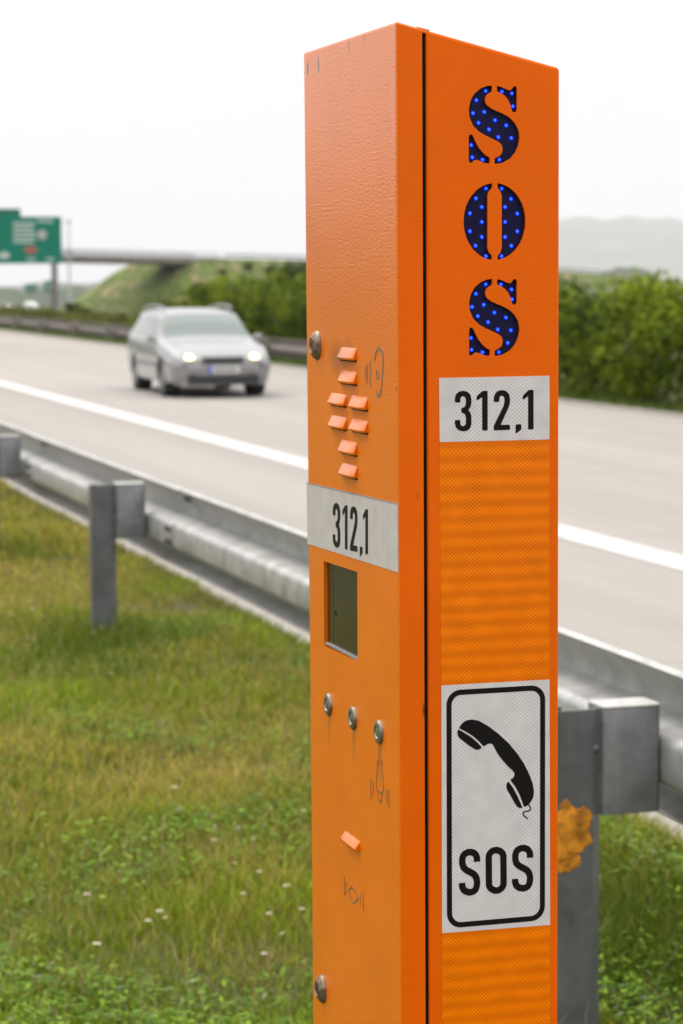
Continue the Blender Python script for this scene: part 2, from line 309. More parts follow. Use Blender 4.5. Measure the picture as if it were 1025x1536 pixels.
def steel_mat(name, base, dark, streak=(.30, .24, .18), rough=.5, metal=.55):
    """weathered galvanised steel: spangle, water runs and a little dirt"""
    m, nt, b = new_mat(name)
    tc = N(nt, 'ShaderNodeTexCoord')
    n1 = N(nt, 'ShaderNodeTexNoise', Scale=9.0, Detail=8.0, Roughness=.65); L(nt, tc.outputs['Object'], n1.inputs['Vector'])
    rp = N(nt, 'ShaderNodeValToRGB'); rp.color_ramp.elements[0].position = .34; rp.color_ramp.elements[1].position = .62
    rp.color_ramp.elements[0].color = (*dark, 1); rp.color_ramp.elements[1].color = (*base, 1)
    L(nt, n1.outputs['Fac'], rp.inputs['Fac'])
    mp = N(nt, 'ShaderNodeMapping'); mp.inputs['Scale'].default_value = (22, 22, 1.6); L(nt, tc.outputs['Object'], mp.inputs['Vector'])
    n2 = N(nt, 'ShaderNodeTexNoise', Scale=1.0, Detail=5.0, Roughness=.6); L(nt, mp.outputs['Vector'], n2.inputs['Vector'])
    r2 = N(nt, 'ShaderNodeValToRGB'); r2.color_ramp.elements[0].position = .55; r2.color_ramp.elements[1].position = .78
    L(nt, n2.outputs['Fac'], r2.inputs['Fac'])
    mx = N(nt, 'ShaderNodeMix', data_type='RGBA'); L(nt, r2.outputs['Color'], mx.inputs[0])
    L(nt, rp.outputs['Color'], mx.inputs[6]); mx.inputs[7].default_value = (*streak, 1)
    L(nt, mx.outputs[2], b.inputs['Base Color'])
    r3 = N(nt, 'ShaderNodeMapRange'); r3.inputs['To Min'].default_value = rough-.12; r3.inputs['To Max'].default_value = rough+.15
    L(nt, n1.outputs['Fac'], r3.inputs['Value']); L(nt, r3.outputs['Result'], b.inputs['Roughness'])
    b.inputs['Metallic'].default_value = metal
    bp = N(nt, 'ShaderNodeBump', Strength=.25, Distance=.002); L(nt, n1.outputs['Fac'], bp.inputs['Height']); L(nt, bp.outputs['Normal'], b.inputs['Normal'])
    return m

def attr_mat(name, rough=.6, trans=0.0, spec=.3):
    m, nt, b = new_mat(name)
    a = N(nt, 'ShaderNodeAttribute', attribute_name='tint')
    L(nt, a.outputs['Color'], b.inputs['Base Color'])
    b.inputs['Roughness'].default_value = rough; b.inputs['Specular IOR Level'].default_value = spec
    if trans:
        tr = N(nt, 'ShaderNodeBsdfTranslucent'); L(nt, a.outputs['Color'], tr.inputs['Color'])
        ms = N(nt, 'ShaderNodeMixShader'); ms.inputs[0].default_value = trans
        L(nt, b.outputs[0], ms.inputs[1]); L(nt, tr.outputs[0], ms.inputs[2])
        L(nt, ms.outputs[0], nt.nodes['Material Output'].inputs['Surface'])
    return m

def emit_mat(name, col, strength):
    m, nt, b = new_mat(name)
    b.inputs['Base Color'].default_value = (*col, 1)
    b.inputs['Emission Color'].default_value = (*col, 1); b.inputs['Emission Strength'].default_value = strength
    return m

def terrain_mat(name, cols, scale, rough=.9, bump=.3, mapping=(1, 1, 1), detail=8.0):
    m, nt, b = new_mat(name)
    tc = N(nt, 'ShaderNodeTexCoord'); mp = N(nt, 'ShaderNodeMapping'); mp.inputs['Scale'].default_value = mapping
    L(nt, tc.outputs['Object'], mp.inputs['Vector'])
    n1 = N(nt, 'ShaderNodeTexNoise', Scale=scale, Detail=detail, Roughness=.6); L(nt, mp.outputs['Vector'], n1.inputs['Vector'])
    rp = N(nt, 'ShaderNodeValToRGB'); el = rp.color_ramp.elements
    while len(el) < len(cols): el.new(.5)
    for i, c in enumerate(cols):
        el[i].position = .28 + .44*i/(len(cols)-1); el[i].color = (*c, 1)
    L(nt, n1.outputs['Fac'], rp.inputs['Fac']); L(nt, rp.outputs['Color'], b.inputs['Base Color'])
    b.inputs['Roughness'].default_value = rough; b.inputs['Specular IOR Level'].default_value = .2
    if bump:
        bp = N(nt, 'ShaderNodeBump', Strength=bump, Distance=.02); L(nt, n1.outputs['Fac'], bp.inputs['Height']); L(nt, bp.outputs['Normal'], b.inputs['Normal'])
    return m

# ------------------------------------------------------------------ camera and light
cam = bpy.data.cameras.new('camera'); co = bpy.data.objects.new('camera', cam); COL.objects.link(co)
cam.sensor_fit = 'VERTICAL'; cam.sensor_height = 36.0; cam.sensor_width = 24.0; cam.lens = 85.07
cam.clip_start = .05; cam.clip_end = 60000
RX = Vector((.95878339, -.28405752, -.00676324)); UX = Vector((.03378849, .0903484, .99533688)); FX = Vector((.28212188, .95454098, -.09622242))
mw = Matrix(((RX.x, UX.x, -FX.x, 0), (RX.y, UX.y, -FX.y, 0), (RX.z, UX.z, -FX.z, 1.75), (0, 0, 0, 1)))
co.matrix_world = mw
cam.dof.use_dof = True; cam.dof.focus_distance = 3.02; cam.dof.aperture_fstop = FSTOP
SC.camera = co

SUN_AZ, SUN_EL = R(-28), R(52)          # azimuth measured from +Y towards +X
sdir = Vector((math.sin(SUN_AZ)*math.cos(SUN_EL), math.cos(SUN_AZ)*math.cos(SUN_EL), math.sin(SUN_EL)))
sun = bpy.data.lights.new('sun', 'SUN'); sun.energy = SUN_E; sun.angle = R(22); sun.color = (1, .95, .87)
so = bpy.data.objects.new('sun', sun); COL.objects.link(so)
so.rotation_euler = sdir.to_track_quat('Z', 'Y').to_euler(); so.location = (0, 0, 30)

w = bpy.data.worlds.new('World'); SC.world = w; w.use_nodes = True
nt = w.node_tree; nt.nodes.clear()
out = N(nt, 'ShaderNodeOutputWorld')
sky = N(nt, 'ShaderNodeTexSky', sky_type='NISHITA'); sky.sun_disc = False; sky.sun_elevation = SUN_EL; sky.sun_rotation = SUN_AZ
sky.air_density = 1.0; sky.dust_density = 3.0
bg1 = N(nt, 'ShaderNodeBackground', Strength=.1); L(nt, sky.outputs[0], bg1.inputs['Color'])
tc = N(nt, 'ShaderNodeTexCoord'); mp = N(nt, 'ShaderNodeMapping'); mp.inputs['Scale'].default_value = (1, 1, 3.0)
L(nt, tc.outputs['Generated'], mp.inputs['Vector'])
cn = N(nt, 'ShaderNodeTexNoise', Scale=3.5, Detail=7.0, Roughness=.55); L(nt, mp.outputs['Vector'], cn.inputs['Vector'])
cr = N(nt, 'ShaderNodeValToRGB'); cr.color_ramp.elements[0].position = .3; cr.color_ramp.elements[1].position = .7
cr.color_ramp.elements[0].color = (.965, .95, .935, 1); cr.color_ramp.elements[1].color = (1, .98, .955, 1)
L(nt, cn.outputs['Fac'], cr.inputs['Fac'])
# an overcast sky is brighter overhead than along the horizon
sx_ = N(nt, 'ShaderNodeSeparateXYZ'); L(nt, tc.outputs['Generated'], sx_.inputs[0])
mr = N(nt, 'ShaderNodeMapRange'); mr.inputs['From Min'].default_value = .12; mr.inputs['From Max'].default_value = 1.0
mr.inputs['To Min'].default_value = HORIZON; mr.inputs['To Max'].default_value = ZENITH; L(nt, sx_.outputs['Z'], mr.inputs['Value'])
bg2 = N(nt, 'ShaderNodeBackground'); L(nt, cr.outputs['Color'], bg2.inputs['Color']); L(nt, mr.outputs['Result'], bg2.inputs['Strength'])
ms = N(nt, 'ShaderNodeMixShader'); ms.inputs[0].default_value = .88
L(nt, bg1.outputs[0], ms.inputs[1]); L(nt, bg2.outputs[0], ms.inputs[2]); L(nt, ms.outputs[0], out.inputs['Surface'])

SC.view_settings.view_transform = 'Standard'; SC.view_settings.look = 'None'; SC.view_settings.gamma = 1.0
SC.view_settings.exposure = EXPO
SC.render.engine = 'CYCLES'
cy = SC.cycles; cy.use_denoising = True; cy.max_bounces = 8; cy.volume_bounces = 5; cy.use_adaptive_sampling = False
cy.sample_clamp_indirect = 8.0; cy.caustics_reflective = False; cy.caustics_refractive = False
cy.volume_max_steps = 64

# ------------------------------------------------------------------ terrain
def dip(y):
    if y < 90: return 0.0
    if y < 300: return -2.0*((y-90)/210)**1.5
    if y < 3000: return -2.0 - 30.0*(y-300)/2700
    return -32.0
def cross(x):
    if x < -12: return .25*min(1, (-12-x)/10)
    if x < 3.07: return 0.0
    if x < 12.95: return -.12
    if x < 13.8: return -.30*(x-12.95)/.85
    if x < 24: return -.30
    return -.30+.3*min(1, (x-24)/8)
def hgt(x, y): return dip(y) + cross(x)
def sink(x, y):   # the verge falls away a little towards the nearest post
    x = np.asarray(x, float); y = np.asarray(y, float)
    a = np.clip((9.8-y)/4.6, 0, 1); a = a*a*(3-2*a); b = np.clip((3.0-x)/.5, 0, 1); b = b*b*(3-2*b)
    u = np.where((x < 2.9) & (y > -12) & (y < 32), .018*np.sin(x*2.1+y*1.3)+.014*np.sin(x*4.3-y*2.7+1), 0)
    return -.15*a*b + u

xs = [-9000, -4000, -1500, -500, -150, -60, -30, -18, -12] + list(np.arange(-10, -2, 1.0)) + list(np.arange(-2, 2.0, .2)) + [2.0, 2.2, 2.4, 2.55, 2.7, 2.8, 2.9, 2.96, 3.02, 3.07, 3.09, 6, 9, 12.9, 12.95, 13.3, 13.8, 15, 17, 20, 24, 28, 32, 60, 120, 250, 500, 1200, 3000, 6000, 11000]
ys = [-300, -100, -40, -20] + list(np.arange(-10, 0, 1.0)) + list(np.arange(0, 16, .2)) + list(np.arange(16, 32, .4))+[32] + list(range(35, 90, 5)) + list(range(90, 320, 10)) + [360, 420, 500, 700, 1000, 1500, 2200, 3000, 5000, 8000, 14000]
gv = []; gf = []
for y in ys:
    for x in xs:
        n = float(sink(x, y)) if x < 2.99 and y < 60 else 0
        gv.append((x, y, hgt(x, y) - .004 + n))
nx = len(xs)
for j in range(len(ys)-1):
    for i in range(nx-1): gf.append((j*nx+i, j*nx+i+1, (j+1)*nx+i+1, (j+1)*nx+i))
M_ground = terrain_mat('ground', [(.065, .055, .032), (.085, .085, .026), (.13, .115, .05)], 3.5, detail=14, bump=.8)
g = mobj('ground', gv, gf, M_ground, smooth=True); tag(g, 'grassy earth ground reaching to the horizon', 'ground', kind='structure')

def strip(name, x0, x1, y0, y1, z, mat, label, cat, kind='structure', segs=None):
    Y = [y for y in sorted(set([y0, y1] + [q for q in list(range(-300, 90, 20)) + list(range(90, 320, 10)) + [360, 420, 500, 700, 1000, 1500] if y0 < q < y1]))]
    v = []; f = []
    for y in Y: v += [(x0, y, dip(y)+z), (x1, y, dip(y)+z)]
    for k in range(len(Y)-1): f.append((2*k, 2*k+1, 2*k+3, 2*k+2))
    return tag(mobj(name, v, f, mat), label, cat, kind=kind)

def road_mat():
    m, nt, b = new_mat('concrete_road')
    tc = N(nt, 'ShaderNodeTexCoord')
    mp = N(nt, 'ShaderNodeMapping'); mp.inputs['Scale'].default_value = (1.3, .035, 1); L(nt, tc.outputs['Object'], mp.inputs['Vector'])
    n1 = N(nt, 'ShaderNodeTexNoise', Scale=1.0, Detail=6.0, Roughness=.6); L(nt, mp.outputs['Vector'], n1.inputs['Vector'])
    rp = N(nt, 'ShaderNodeValToRGB'); rp.color_ramp.elements[0].position = .3; rp.color_ramp.elements[1].position = .7
    rp.color_ramp.elements[0].color = (.275, .252, .226, 1); rp.color_ramp.elements[1].color = (.35, .324, .30, 1)
    L(nt, n1.outputs['Fac'], rp.inputs['Fac'])
    n2 = N(nt, 'ShaderNodeTexNoise', Scale=3.0, Detail=10.0, Roughness=.7); L(nt, tc.outputs['Object'], n2.inputs['Vector'])
    r2 = N(nt, 'ShaderNodeValToRGB'); r2.color_ramp.elements[0].color = (.9, .9, .9, 1); r2.color_ramp.elements[1].color = (1.08, 1.08, 1.08, 1)
    L(nt, n2.outputs['Fac'], r2.inputs['Fac'])
    mx = N(nt, 'ShaderNodeMix', data_type='RGBA', blend_type='MULTIPLY'); mx.inputs[0].default_value = 1
    L(nt, rp.outputs['Color'], mx.inputs[6]); L(nt, r2.outputs['Color'], mx.inputs[7])
    # sawn joints every 5 m
    sp = N(nt, 'ShaderNodeSeparateXYZ'); L(nt, tc.outputs['Object'], sp.inputs[0])
    pg = N(nt, 'ShaderNodeMath', operation='PINGPONG'); pg.inputs[1].default_value = 2.5; L(nt, sp.outputs['Y'], pg.inputs[0])
    lt = N(nt, 'ShaderNodeMath', operation='LESS_THAN'); lt.inputs[1].default_value = .012; L(nt, pg.outputs[0], lt.inputs[0])
    m3 = N(nt, 'ShaderNodeMix', data_type='RGBA'); L(nt, lt.outputs[0], m3.inputs[0]); L(nt, mx.outputs[2], m3.inputs[6]); m3.inputs[7].default_value = (.2, .18, .16, 1)
    ln = N(nt, 'ShaderNodeMath', operation='COMPARE'); ln.inputs[1].default_value = 9.35; ln.inputs[2].default_value = .012; L(nt, sp.outputs['X'], ln.inputs[0])
    m4 = N(nt, 'ShaderNodeMix', data_type='RGBA'); L(nt, ln.outputs[0], m4.inputs[0]); L(nt, m3.outputs[2], m4.inputs[6]); m4.inputs[7].default_value = (.2, .18, .16, 1); m3 = m4
    L(nt, m3.outputs[2], b.inputs['Base Color'])
    b.inputs['Roughness'].default_value = .75; b.inputs['Specular IOR Level'].default_value = .3
    bp = N(nt, 'ShaderNodeBump', Strength=.2, Distance=.01); L(nt, n2.outputs['Fac'], bp.inputs['Height']); L(nt, bp.outputs['Normal'], b.inputs['Normal'])
    return m
M_road = road_mat()
strip('road', 3.07, 12.5, -300, 1500, .0, M_road, 'pale concrete motorway carriageway', 'road')
strip('gutter', 12.5, 12.92, -300, 1500, .004, simple('gutter_asphalt', (.205, .18, .155), .85, var=.2, scale=6), 'brownish drainage strip along the far road edge', 'gutter')
M_line = simple('line_paint', (.57, .56, .54), .75, var=.14, scale=5)
strip('edge_line', 6.0, 6.31, -300, 1500, .004, M_line, 'solid white edge line along the emergency lane', 'road marking')

# ------------------------------------------------------------------ emergency call post
X0, Y0 = .9221, 2.87
GROUND_P = -.02
post = thing('emergency_call_post', (X0, Y0, GROUND_P), 'tall orange emergency telephone post with blue lit SOS letters and white number stickers', 'emergency phone')
rust = (.16, .07, .03)
def pl(b, z, dx=0): return (dx, b/1000, z/1000-GROUND_P)
M_body = paint_mat('orange_hammered_paint', (.80, .176, .0), ROUGH_BODY, 310.0, .00060, spec=.62,
    stains=[(pl(D['spots'][0][0], D['spots'][0][1]), .006, .012, (.09, .045, .03), 2.2), (pl(D['spots'][1][0], D['spots'][1][1]), .005, .014, (.09, .045, .03), 2.4),
            (pl(200, 2052), .005, .014, (.12, .05, .03), .9), (pl(130, 2056), .004, .012, (.12, .05, .03), .8),
            (pl(262, 1642), .055, .028, (.30, .08, .035), .85), (pl(210, 1652), .03, .03, (.33, .10, .03), .6),
            (pl(317, 1140), .010, .05, (.32, .11, .02), .8), (pl(199, 1140), .011, .05, (.32, .11, .02), .8), (pl(82, 1138), .012, .05, (.30, .10, .03), .9),
            (pl(-1, 1480, .026), .004, .010, (.25, .03, .0), 1.5), (pl(0, 1300, .022), .004, .006, (.20, .03, .0), 1.5), (pl(0, 1190, .032), .004, .02, (.12, .03, .0), 1.5)])
M_door = paint_mat('orange_door_paint', (.79, .124, .0), .45, 380.0, .0005, spec=.11, stains=[(pl(-1, 1477, .026), .0022, .006, (.30, .04, .0), 1.0), (pl(0, 1205, .033), .0025, .012, (.15, .03, .0), 1.2), (pl(0, 1500, .215), .002, .004, (.2, .03, 0), 1.0)])
M_black = simple('shade_and_mark_black', (.006, .006, .006), .8, spec=.1)  # near-black for painted shade in the door gap, under louvres, and a pane mark
M_black_ink = simple('black_ink', (.007, .006, .006), .5, var=.05, spec=.12)

W_STRIP = .0338; W_ALL = .2155
zt_near = 2.0635
slope = (2.0635-2.0095)/W_ALL
def ztop(a): return zt_near - slope*a
# housing: rear leaf of the cabinet with the return strip; the face towards the road steps back behind the door
DEPTH_T, DEPTH_B = .4225, .4125
def far(z): return DEPTH_B + (DEPTH_T-DEPTH_B)*max(0, min(1, (z-.75)/1.3))
zb = .0
def ring_body(a0, a1, y0, z, top):
    fz = far(z)
    za = ztop(a0) if top else z; zc = ztop(a1) if top else z
    return [(X0+a0, Y0+y0, za), (X0+a1, Y0+y0, zc), (X0+a1, Y0+fz, zc), (X0+a0, Y0+fz, za)]
b = MB(); b.rings([ring_body(0, W_ALL, 0, zb, False), ring_body(0, W_ALL, 0, 1.0, False), ring_body(0, W_ALL, 0, 2.0, True)])
body = b.build('housing', M_body, post)
bevel(body, .0035, 3)
c1 = MB(); c1.box(X0+W_STRIP, X0+.5, Y0-.05, Y0+.034, -.3, 2.3)           # rebate that takes the door
wl = D['l_window']
pw = [(X0, Y0+q[0]/1000, q[1]/1000) for q in wl]
c2 = MB(); c2.prism([(X0-.02, p[1], p[2]) for p in pw], [(X0+.0068, p[1], p[2]) for p in pw])
cut(body, [c1]); cut(body, [c2]); auto_smooth(body, 40)
body.data.materials.append(M_door)
for pgn in body.data.polygons:
    if pgn.area > 4e-5: pgn.use_smooth = False
    if pgn.normal.y < -.72 and pgn.center.y < .01: pgn.material_index = 1
MB().box(X0+W_STRIP+.0002, X0+W_STRIP+.012, Y0+.004, Y0+.0338, .0, ztop(W_STRIP)-.006).build('gap_shade', M_black, post)  # black fill standing in for the shaded depth of the door gap
# cap lip over the seam
a0, a1 = W_STRIP-.006, W_STRIP+.0105
lip = MB(); lip.hexa([(X0+a0, Y0+.001, ztop(a0)-.0045), (X0+a1, Y0+.001, ztop(a1)-.0045), (X0+a1, Y0+.034, ztop(a1)-.0045), (X0+a0, Y0+.034, ztop(a0)-.0045),
    (X0+a0, Y0+.001, ztop(a0)+.0012), (X0+a1, Y0+.001, ztop(a1)+.002), (X0+a1, Y0+.034, ztop(a1)+.002), (X0+a0, Y0+.034, ztop(a0)+.0012)])
bevel(lip.build('rain_lip', M_body, post), .0012, 2)
# door leaf with stencilled letters
DX0, DX1 = .0392, .2156
d = MB(); zA, zB = 2.0535, 2.0105
d.hexa([(X0+DX0, Y0-.0005, 0), (X0+DX1, Y0-.0005, 0), (X0+DX1, Y0+.0335, 0), (X0+DX0, Y0+.0335, 0),
        (X0+DX0, Y0-.0005, zA), (X0+DX1, Y0-.0005, zB), (X0+DX1, Y0+.0335, zB), (X0+DX0, Y0+.0335, zA)])
door = d.build('door', M_door, post); bevel(door, .0040, 4)
dz = (D['S2_ref'][1][1]-D['S2_ref'][0][1])
letters = [D['S_a'], D['S_b'], D['S_c'], D['O_a'], D['O_b']] + [[(a, z+dz) for a, z in D[k]] for k in ('S_a', 'S_b', 'S_c')]
def chaikin(p, closed=True, it=1):
    for _ in range(it):
        q = []
        n = len(p)
        for i in range(n):
            a, c = p[i], p[(i+1) % n]
            dd = math.hypot(a[0]-c[0], a[1]-c[1])
            t = min(.25, .9/dd if dd > 0 else .25)
            q += [(a[0]*(1-t)+c[0]*t, a[1]*(1-t)+c[1]*t), (a[0]*t+c[0]*(1-t), a[1]*t+c[1]*(1-t))]
        p = q
    return p
def front_prism(mb, poly, y0, y1): return mb.prism([(X0+a/1000, Y0+y0, z/1000) for a, z in poly], [(X0+a/1000, Y0+y1, z/1000) for a, z in poly])
def left_prism(mb, poly, x0, x1): return mb.prism([(X0+x0, Y0+q/1000, z/1000) for q, z in poly], [(X0+x1, Y0+q/1000, z/1000) for q, z in poly])
cav = MB().box(X0+.075, X0+.195, Y0+.003, Y0+.06, 1.62, 2.0)
cut(door, [cav])
cl = MB()
for p in letters: front_prism(cl, chaikin(p), -.02, .02)
cut(door, [cl]); auto_smooth(door, 40)
for pgn in door.data.polygons:
    if pgn.area > 4e-5: pgn.use_smooth = False
M_navy = simple('navy_led_board', (.008, .007, .042), .5, var=.15, scale=60, spec=.12)
panel = MB().box(X0+.0755, X0+.1945, Y0+.0052, Y0+.0085, 1.6205, 1.9995).build('led_panel', M_navy, post)
M_led = emit_mat('blue_led', (.001, .030, 1.0), 1.1)
M_ledc = emit_mat('blue_led_hot', (.01, .10, 1.0), 1.9)
M_glow = emit_mat('blue_led_lens', (.001, .006, .40), .40)
led_pts = D['S_led'] + D['O_led'] + D['S2_led']
for a, z in led_pts:
    c = (X0+a/1000, Y0+.0052, z/1000)
    o = MB().lathe(c, (0, -1, 0), [(.0031, 0), (.0031, .0002), (.0024, .0010), (.0012, .0016), (.0002, .0018)], 14).build('led', M_glow, panel, smooth=True)
    o2 = MB().lathe((c[0], c[1]-.0017, c[2]), (0, -1, 0), [(.0019, -.0006), (.0017, .0002), (.0010, .0007), (.0002, .0009)], 12).build('led_core', M_led, o, smooth=True) if False else None
    if o is not None:
        o.data.materials.append(M_led); o.data.materials.append(M_ledc)
        for pgn in o.data.polygons:
            r = math.hypot(pgn.center.x-(a/1000), pgn.center.z-(z/1000-GROUND_P))
            pgn.material_index = 0 if r > .0020 else (1 if r > .0008 else 2)
# stickers on the door
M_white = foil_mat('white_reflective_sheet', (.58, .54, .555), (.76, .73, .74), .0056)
M_or = foil_mat('orange_reflective_sheet', (.85, .142, .0), (.98, .32, .0), .0056, band=.15, rough=.3)
def quad_front(name, q, y0, y1, mat, parent): return front_prism(MB(), q, y0, y1).build(name, mat, parent)
YF = -.0005
quad_front('orange_sheet', D['f_or1'], YF+.0006, YF-.0005, M_or, door)
q2 = D['f_or2']; quad_front('orange_sheet', [q2[0], q2[1], (q2[1][0]+.3, 420), (q2[0][0], 420)], YF+.0006, YF-.0005, M_or, door)
plate = quad_front('number_sticker', D['f_312'], YF+.0006, YF-.0007, M_white, door); plate['label'] = 'white reflective sticker reading 312,1 on the door front'
tx = MB()
for k in ('n3', 'n1', 'n2', 'nc', 'n1b'): front_prism(tx, chaikin(D[k]), YF-.0003, YF-.0010)
tx.build('number_text', M_black_ink, plate)
sign = quad_front('phone_sticker', D['f_sign'], YF+.0006, YF-.0007, M_white, door); sign['label'] = 'white sticker with black telephone handset and SOS lettering'
(bx0, bz0), (bx1, bz1) = (62.8, 1229.0), (196.6, 920.8)
def rrect(x0, z0, x1, z1, r, n=8):
    p = []
    for cx, cz, a in ((x1-r, z0-r, 0), (x0+r, z0-r, 90), (x0+r, z1+r, 180), (x1-r, z1+r, 270)):
        for k in range(n+1):
            t = R(a+90*k/n); p.append((cx+r*math.cos(t), cz+r*math.sin(t)))
    return p
o_, i_ = rrect(bx0, bz0, bx1, bz1, 19), rrect(bx0+6.8, bz0-6.8, bx1-6.8, bz1+6.8, 12.5)
def ring_prism(mb, A, B, y0, y1):
    n = len(A); P = lambda q, y: (X0+q[0]/1000, Y0+y, q[1]/1000)
    v = [P(q, y0) for q in A]+[P(q, y0) for q in B]+[P(q, y1) for q in A]+[P(q, y1) for q in B]; f = []
    for i in range(n):
        j = (i+1) % n
        f += [(i, j, n+j, n+i), (2*n+i, 3*n+i, 3*n+j, 2*n+j), (i, 2*n+i, 2*n+j, j), (n+i, n+j, 3*n+j, 3*n+i)]
    return mb.add(v, f)
ring_prism(MB(), o_, i_, YF-.0003, YF-.0010).build('border', M_black_ink, sign)
hs = MB()
for k in ('ph_a', 'ph_b', 'ph_c'): front_prism(hs, chaikin(D[k]), YF-.0003, YF-.0010)
def ribbon(c, wd, closed=False):
    n = len(c); Lf = []; Rt = []
    for i in range(n):
        p = c[(i-1) % n] if (closed or i) else c[i]; q = c[(i+1) % n] if (closed or i < n-1) else c[i]
        tx_, tz_ = q[0]-p[0], q[1]-p[1]; l = math.hypot(tx_, tz_) or 1
        nx_, nz_ = -tz_/l*wd/2, tx_/l*wd/2
        Lf.append((c[i][0]+nx_, c[i][1]+nz_)); Rt.append((c[i][0]-nx_, c[i][1]-nz_))
    return Lf, Rt
def rib_front(mb, c, wd, y0, y1):
    Lf, Rt = ribbon(c, wd)
    rs = [[(X0+l[0]/1000, Y0+y0, l[1]/1000), (X0+r[0]/1000, Y0+y0, r[1]/1000), (X0+r[0]/1000, Y0+y1, r[1]/1000), (X0+l[0]/1000, Y0+y1, l[1]/1000)] for l, r in zip(Lf, Rt)]
    return mb.rings(rs)
def rib_left(mb, c, wd, x0, x1):
    Lf, Rt = ribbon(c, wd)
    rs = [[(X0+x0, Y0+l[0]/1000, l[1]/1000), (X0+x0, Y0+r[0]/1000, r[1]/1000), (X0+x1, Y0+r[0]/1000, r[1]/1000), (X0+x1, Y0+l[0]/1000, l[1]/1000)] for l, r in zip(Lf, Rt)]
    return mb.rings(rs)
def open_chaikin(p, it=2):
    for _ in range(it):
        q = [p[0]]
        for a, c in zip(p[:-1], p[1:]): q += [(a[0]*.75+c[0]*.25, a[1]*.75+c[1]*.25), (a[0]*.25+c[0]*.75, a[1]*.25+c[1]*.75)]
        p = q+[p[-1]]
    return p
rib_front(hs, open_chaikin(D['ph_cord']), 1.7, YF-.0003, YF-.0010)
hs.build('handset_symbol', M_black_ink, sign)
st = MB()
for k in ('t_S1', 't_S2'): rib_front(st, open_chaikin(D[k]), 8.7, YF-.0003, YF-.0010)
A, B = ribbon(D['t_O'], 8.7, True); ring_prism(st, A, B, YF-.0003, YF-.0010)
st.build('sign_text', M_black_ink, sign)
# sticker, window, speaker louvres, locks and buttons on the face away from the road
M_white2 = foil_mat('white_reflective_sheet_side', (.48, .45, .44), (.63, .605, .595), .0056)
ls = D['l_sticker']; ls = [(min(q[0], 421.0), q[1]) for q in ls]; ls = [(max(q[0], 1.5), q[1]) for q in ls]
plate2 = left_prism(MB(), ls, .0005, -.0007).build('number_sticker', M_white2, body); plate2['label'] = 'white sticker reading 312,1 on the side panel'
tx = MB()
for k in ('Ln3', 'Ln1', 'Ln2', 'Lnc', 'Ln1b'): left_prism(tx, chaikin(D[k]), -.0003, -.0011)
tx.build('number_text', M_black_ink, plate2)
e1 = MB()
(eb0, ez0), (eb1, ez1) = ls[0], ls[1]
for k in range(70):   # serrated upper edge of the cut sheet
    t = (k+.5)/70; bb = eb0+(eb1-eb0)*t; zz = ez0+(ez1-ez0)*t
    left_prism(e1, [(bb-1.4, zz+.3), (bb+1.4, zz+.3), (bb+1.4, zz-2.2), (bb-1.4, zz-2.2)], -.0006, -.0009)
e1.build('serrated_edge', simple('sheet_edge', (.17, .16, .15), .6), plate2)
M_glass = simple('dark_window_glass', (.028, .026, .010), .12, var=.2, scale=8, spec=.3)
wn = left_prism(MB(), [(339.2,1358.9),(178.1,1361.9),(179.5,1242.4),(339.3,1240.1)], .0052, .0066).build('window_pane', M_glass, body)
MB().box(X0+.0046, X0+.0051, Y0+.312, Y0+.3165, 1.246, 1.355).build('pane_reflection', simple('pane_strip', (.07, .055, .025), .3), wn)  # reflected line painted on the pane as a lighter brown strip
MB().box(X0+.0047, X0+.0051, Y0+.295, Y0+.301, 1.288, 1.294).build('pane_mark', M_black, wn)
fr = MB()
fr.box(X0+.0012, X0+.0051, Y0+.1797, Y0+.338, 1.2426, 1.2455)
fr.build('window_ledge', simple('grey_ledge', (.30, .29, .28), .5), body)
lv = D['louv']
M_louv = M_body
for i in range(len(lv)//3):
    (b0, z0), (b1, z1), (b2, z2) = lv[3*i:3*i+3]
    zA = (z0+z1)/2/1000; zB = z2/1000-.0005; pr = .0092
    ya, yb = Y0+b0/1000, Y0+b1/1000
    n = 6; m = MB()
    rr = []
    for k in range(n+1):
        t = k/n; y = ya+(yb-ya)*t
        e = min(1.0, (min(t, 1-t)+.0)*9+.62)
        rr.append([(X0+.0005, y, zA), (X0-pr*e, y, zB+.003), (X0-pr*e+.0012, y, zB), (X0+.0005, y, zB+.0005)])
    m.rings(rr)
    lo_v = auto_smooth(bevel(m.build('speaker_louvre', M_louv, body), .0008, 2), 50)
    left_prism(MB(), [(b0-1, z2-.4), (b1+1, z2-.4), (b1+1, z2-2.6), (b0-1, z2-2.6)], .0004, -.0012).build('louvre_shade_strip', M_black, lo_v)  # black strip painted in for the shade below the hood opening
(b0, z0), (b1, z1), (b2, z2) = D['louv2']
m = MB(); ya, yb = Y0+b0/1000, Y0+b1/1000
m.rings([[(X0+.0005, y, z0/1000), (X0-.008, y, z2/1000+.003), (X0-.0068, y, z2/1000), (X0+.0005, y, z2/1000)] for y in np.linspace(ya, yb, 5)])
lo = auto_smooth(bevel(m.build('microphone_louvre', M_louv, body), .0008, 2), 50)
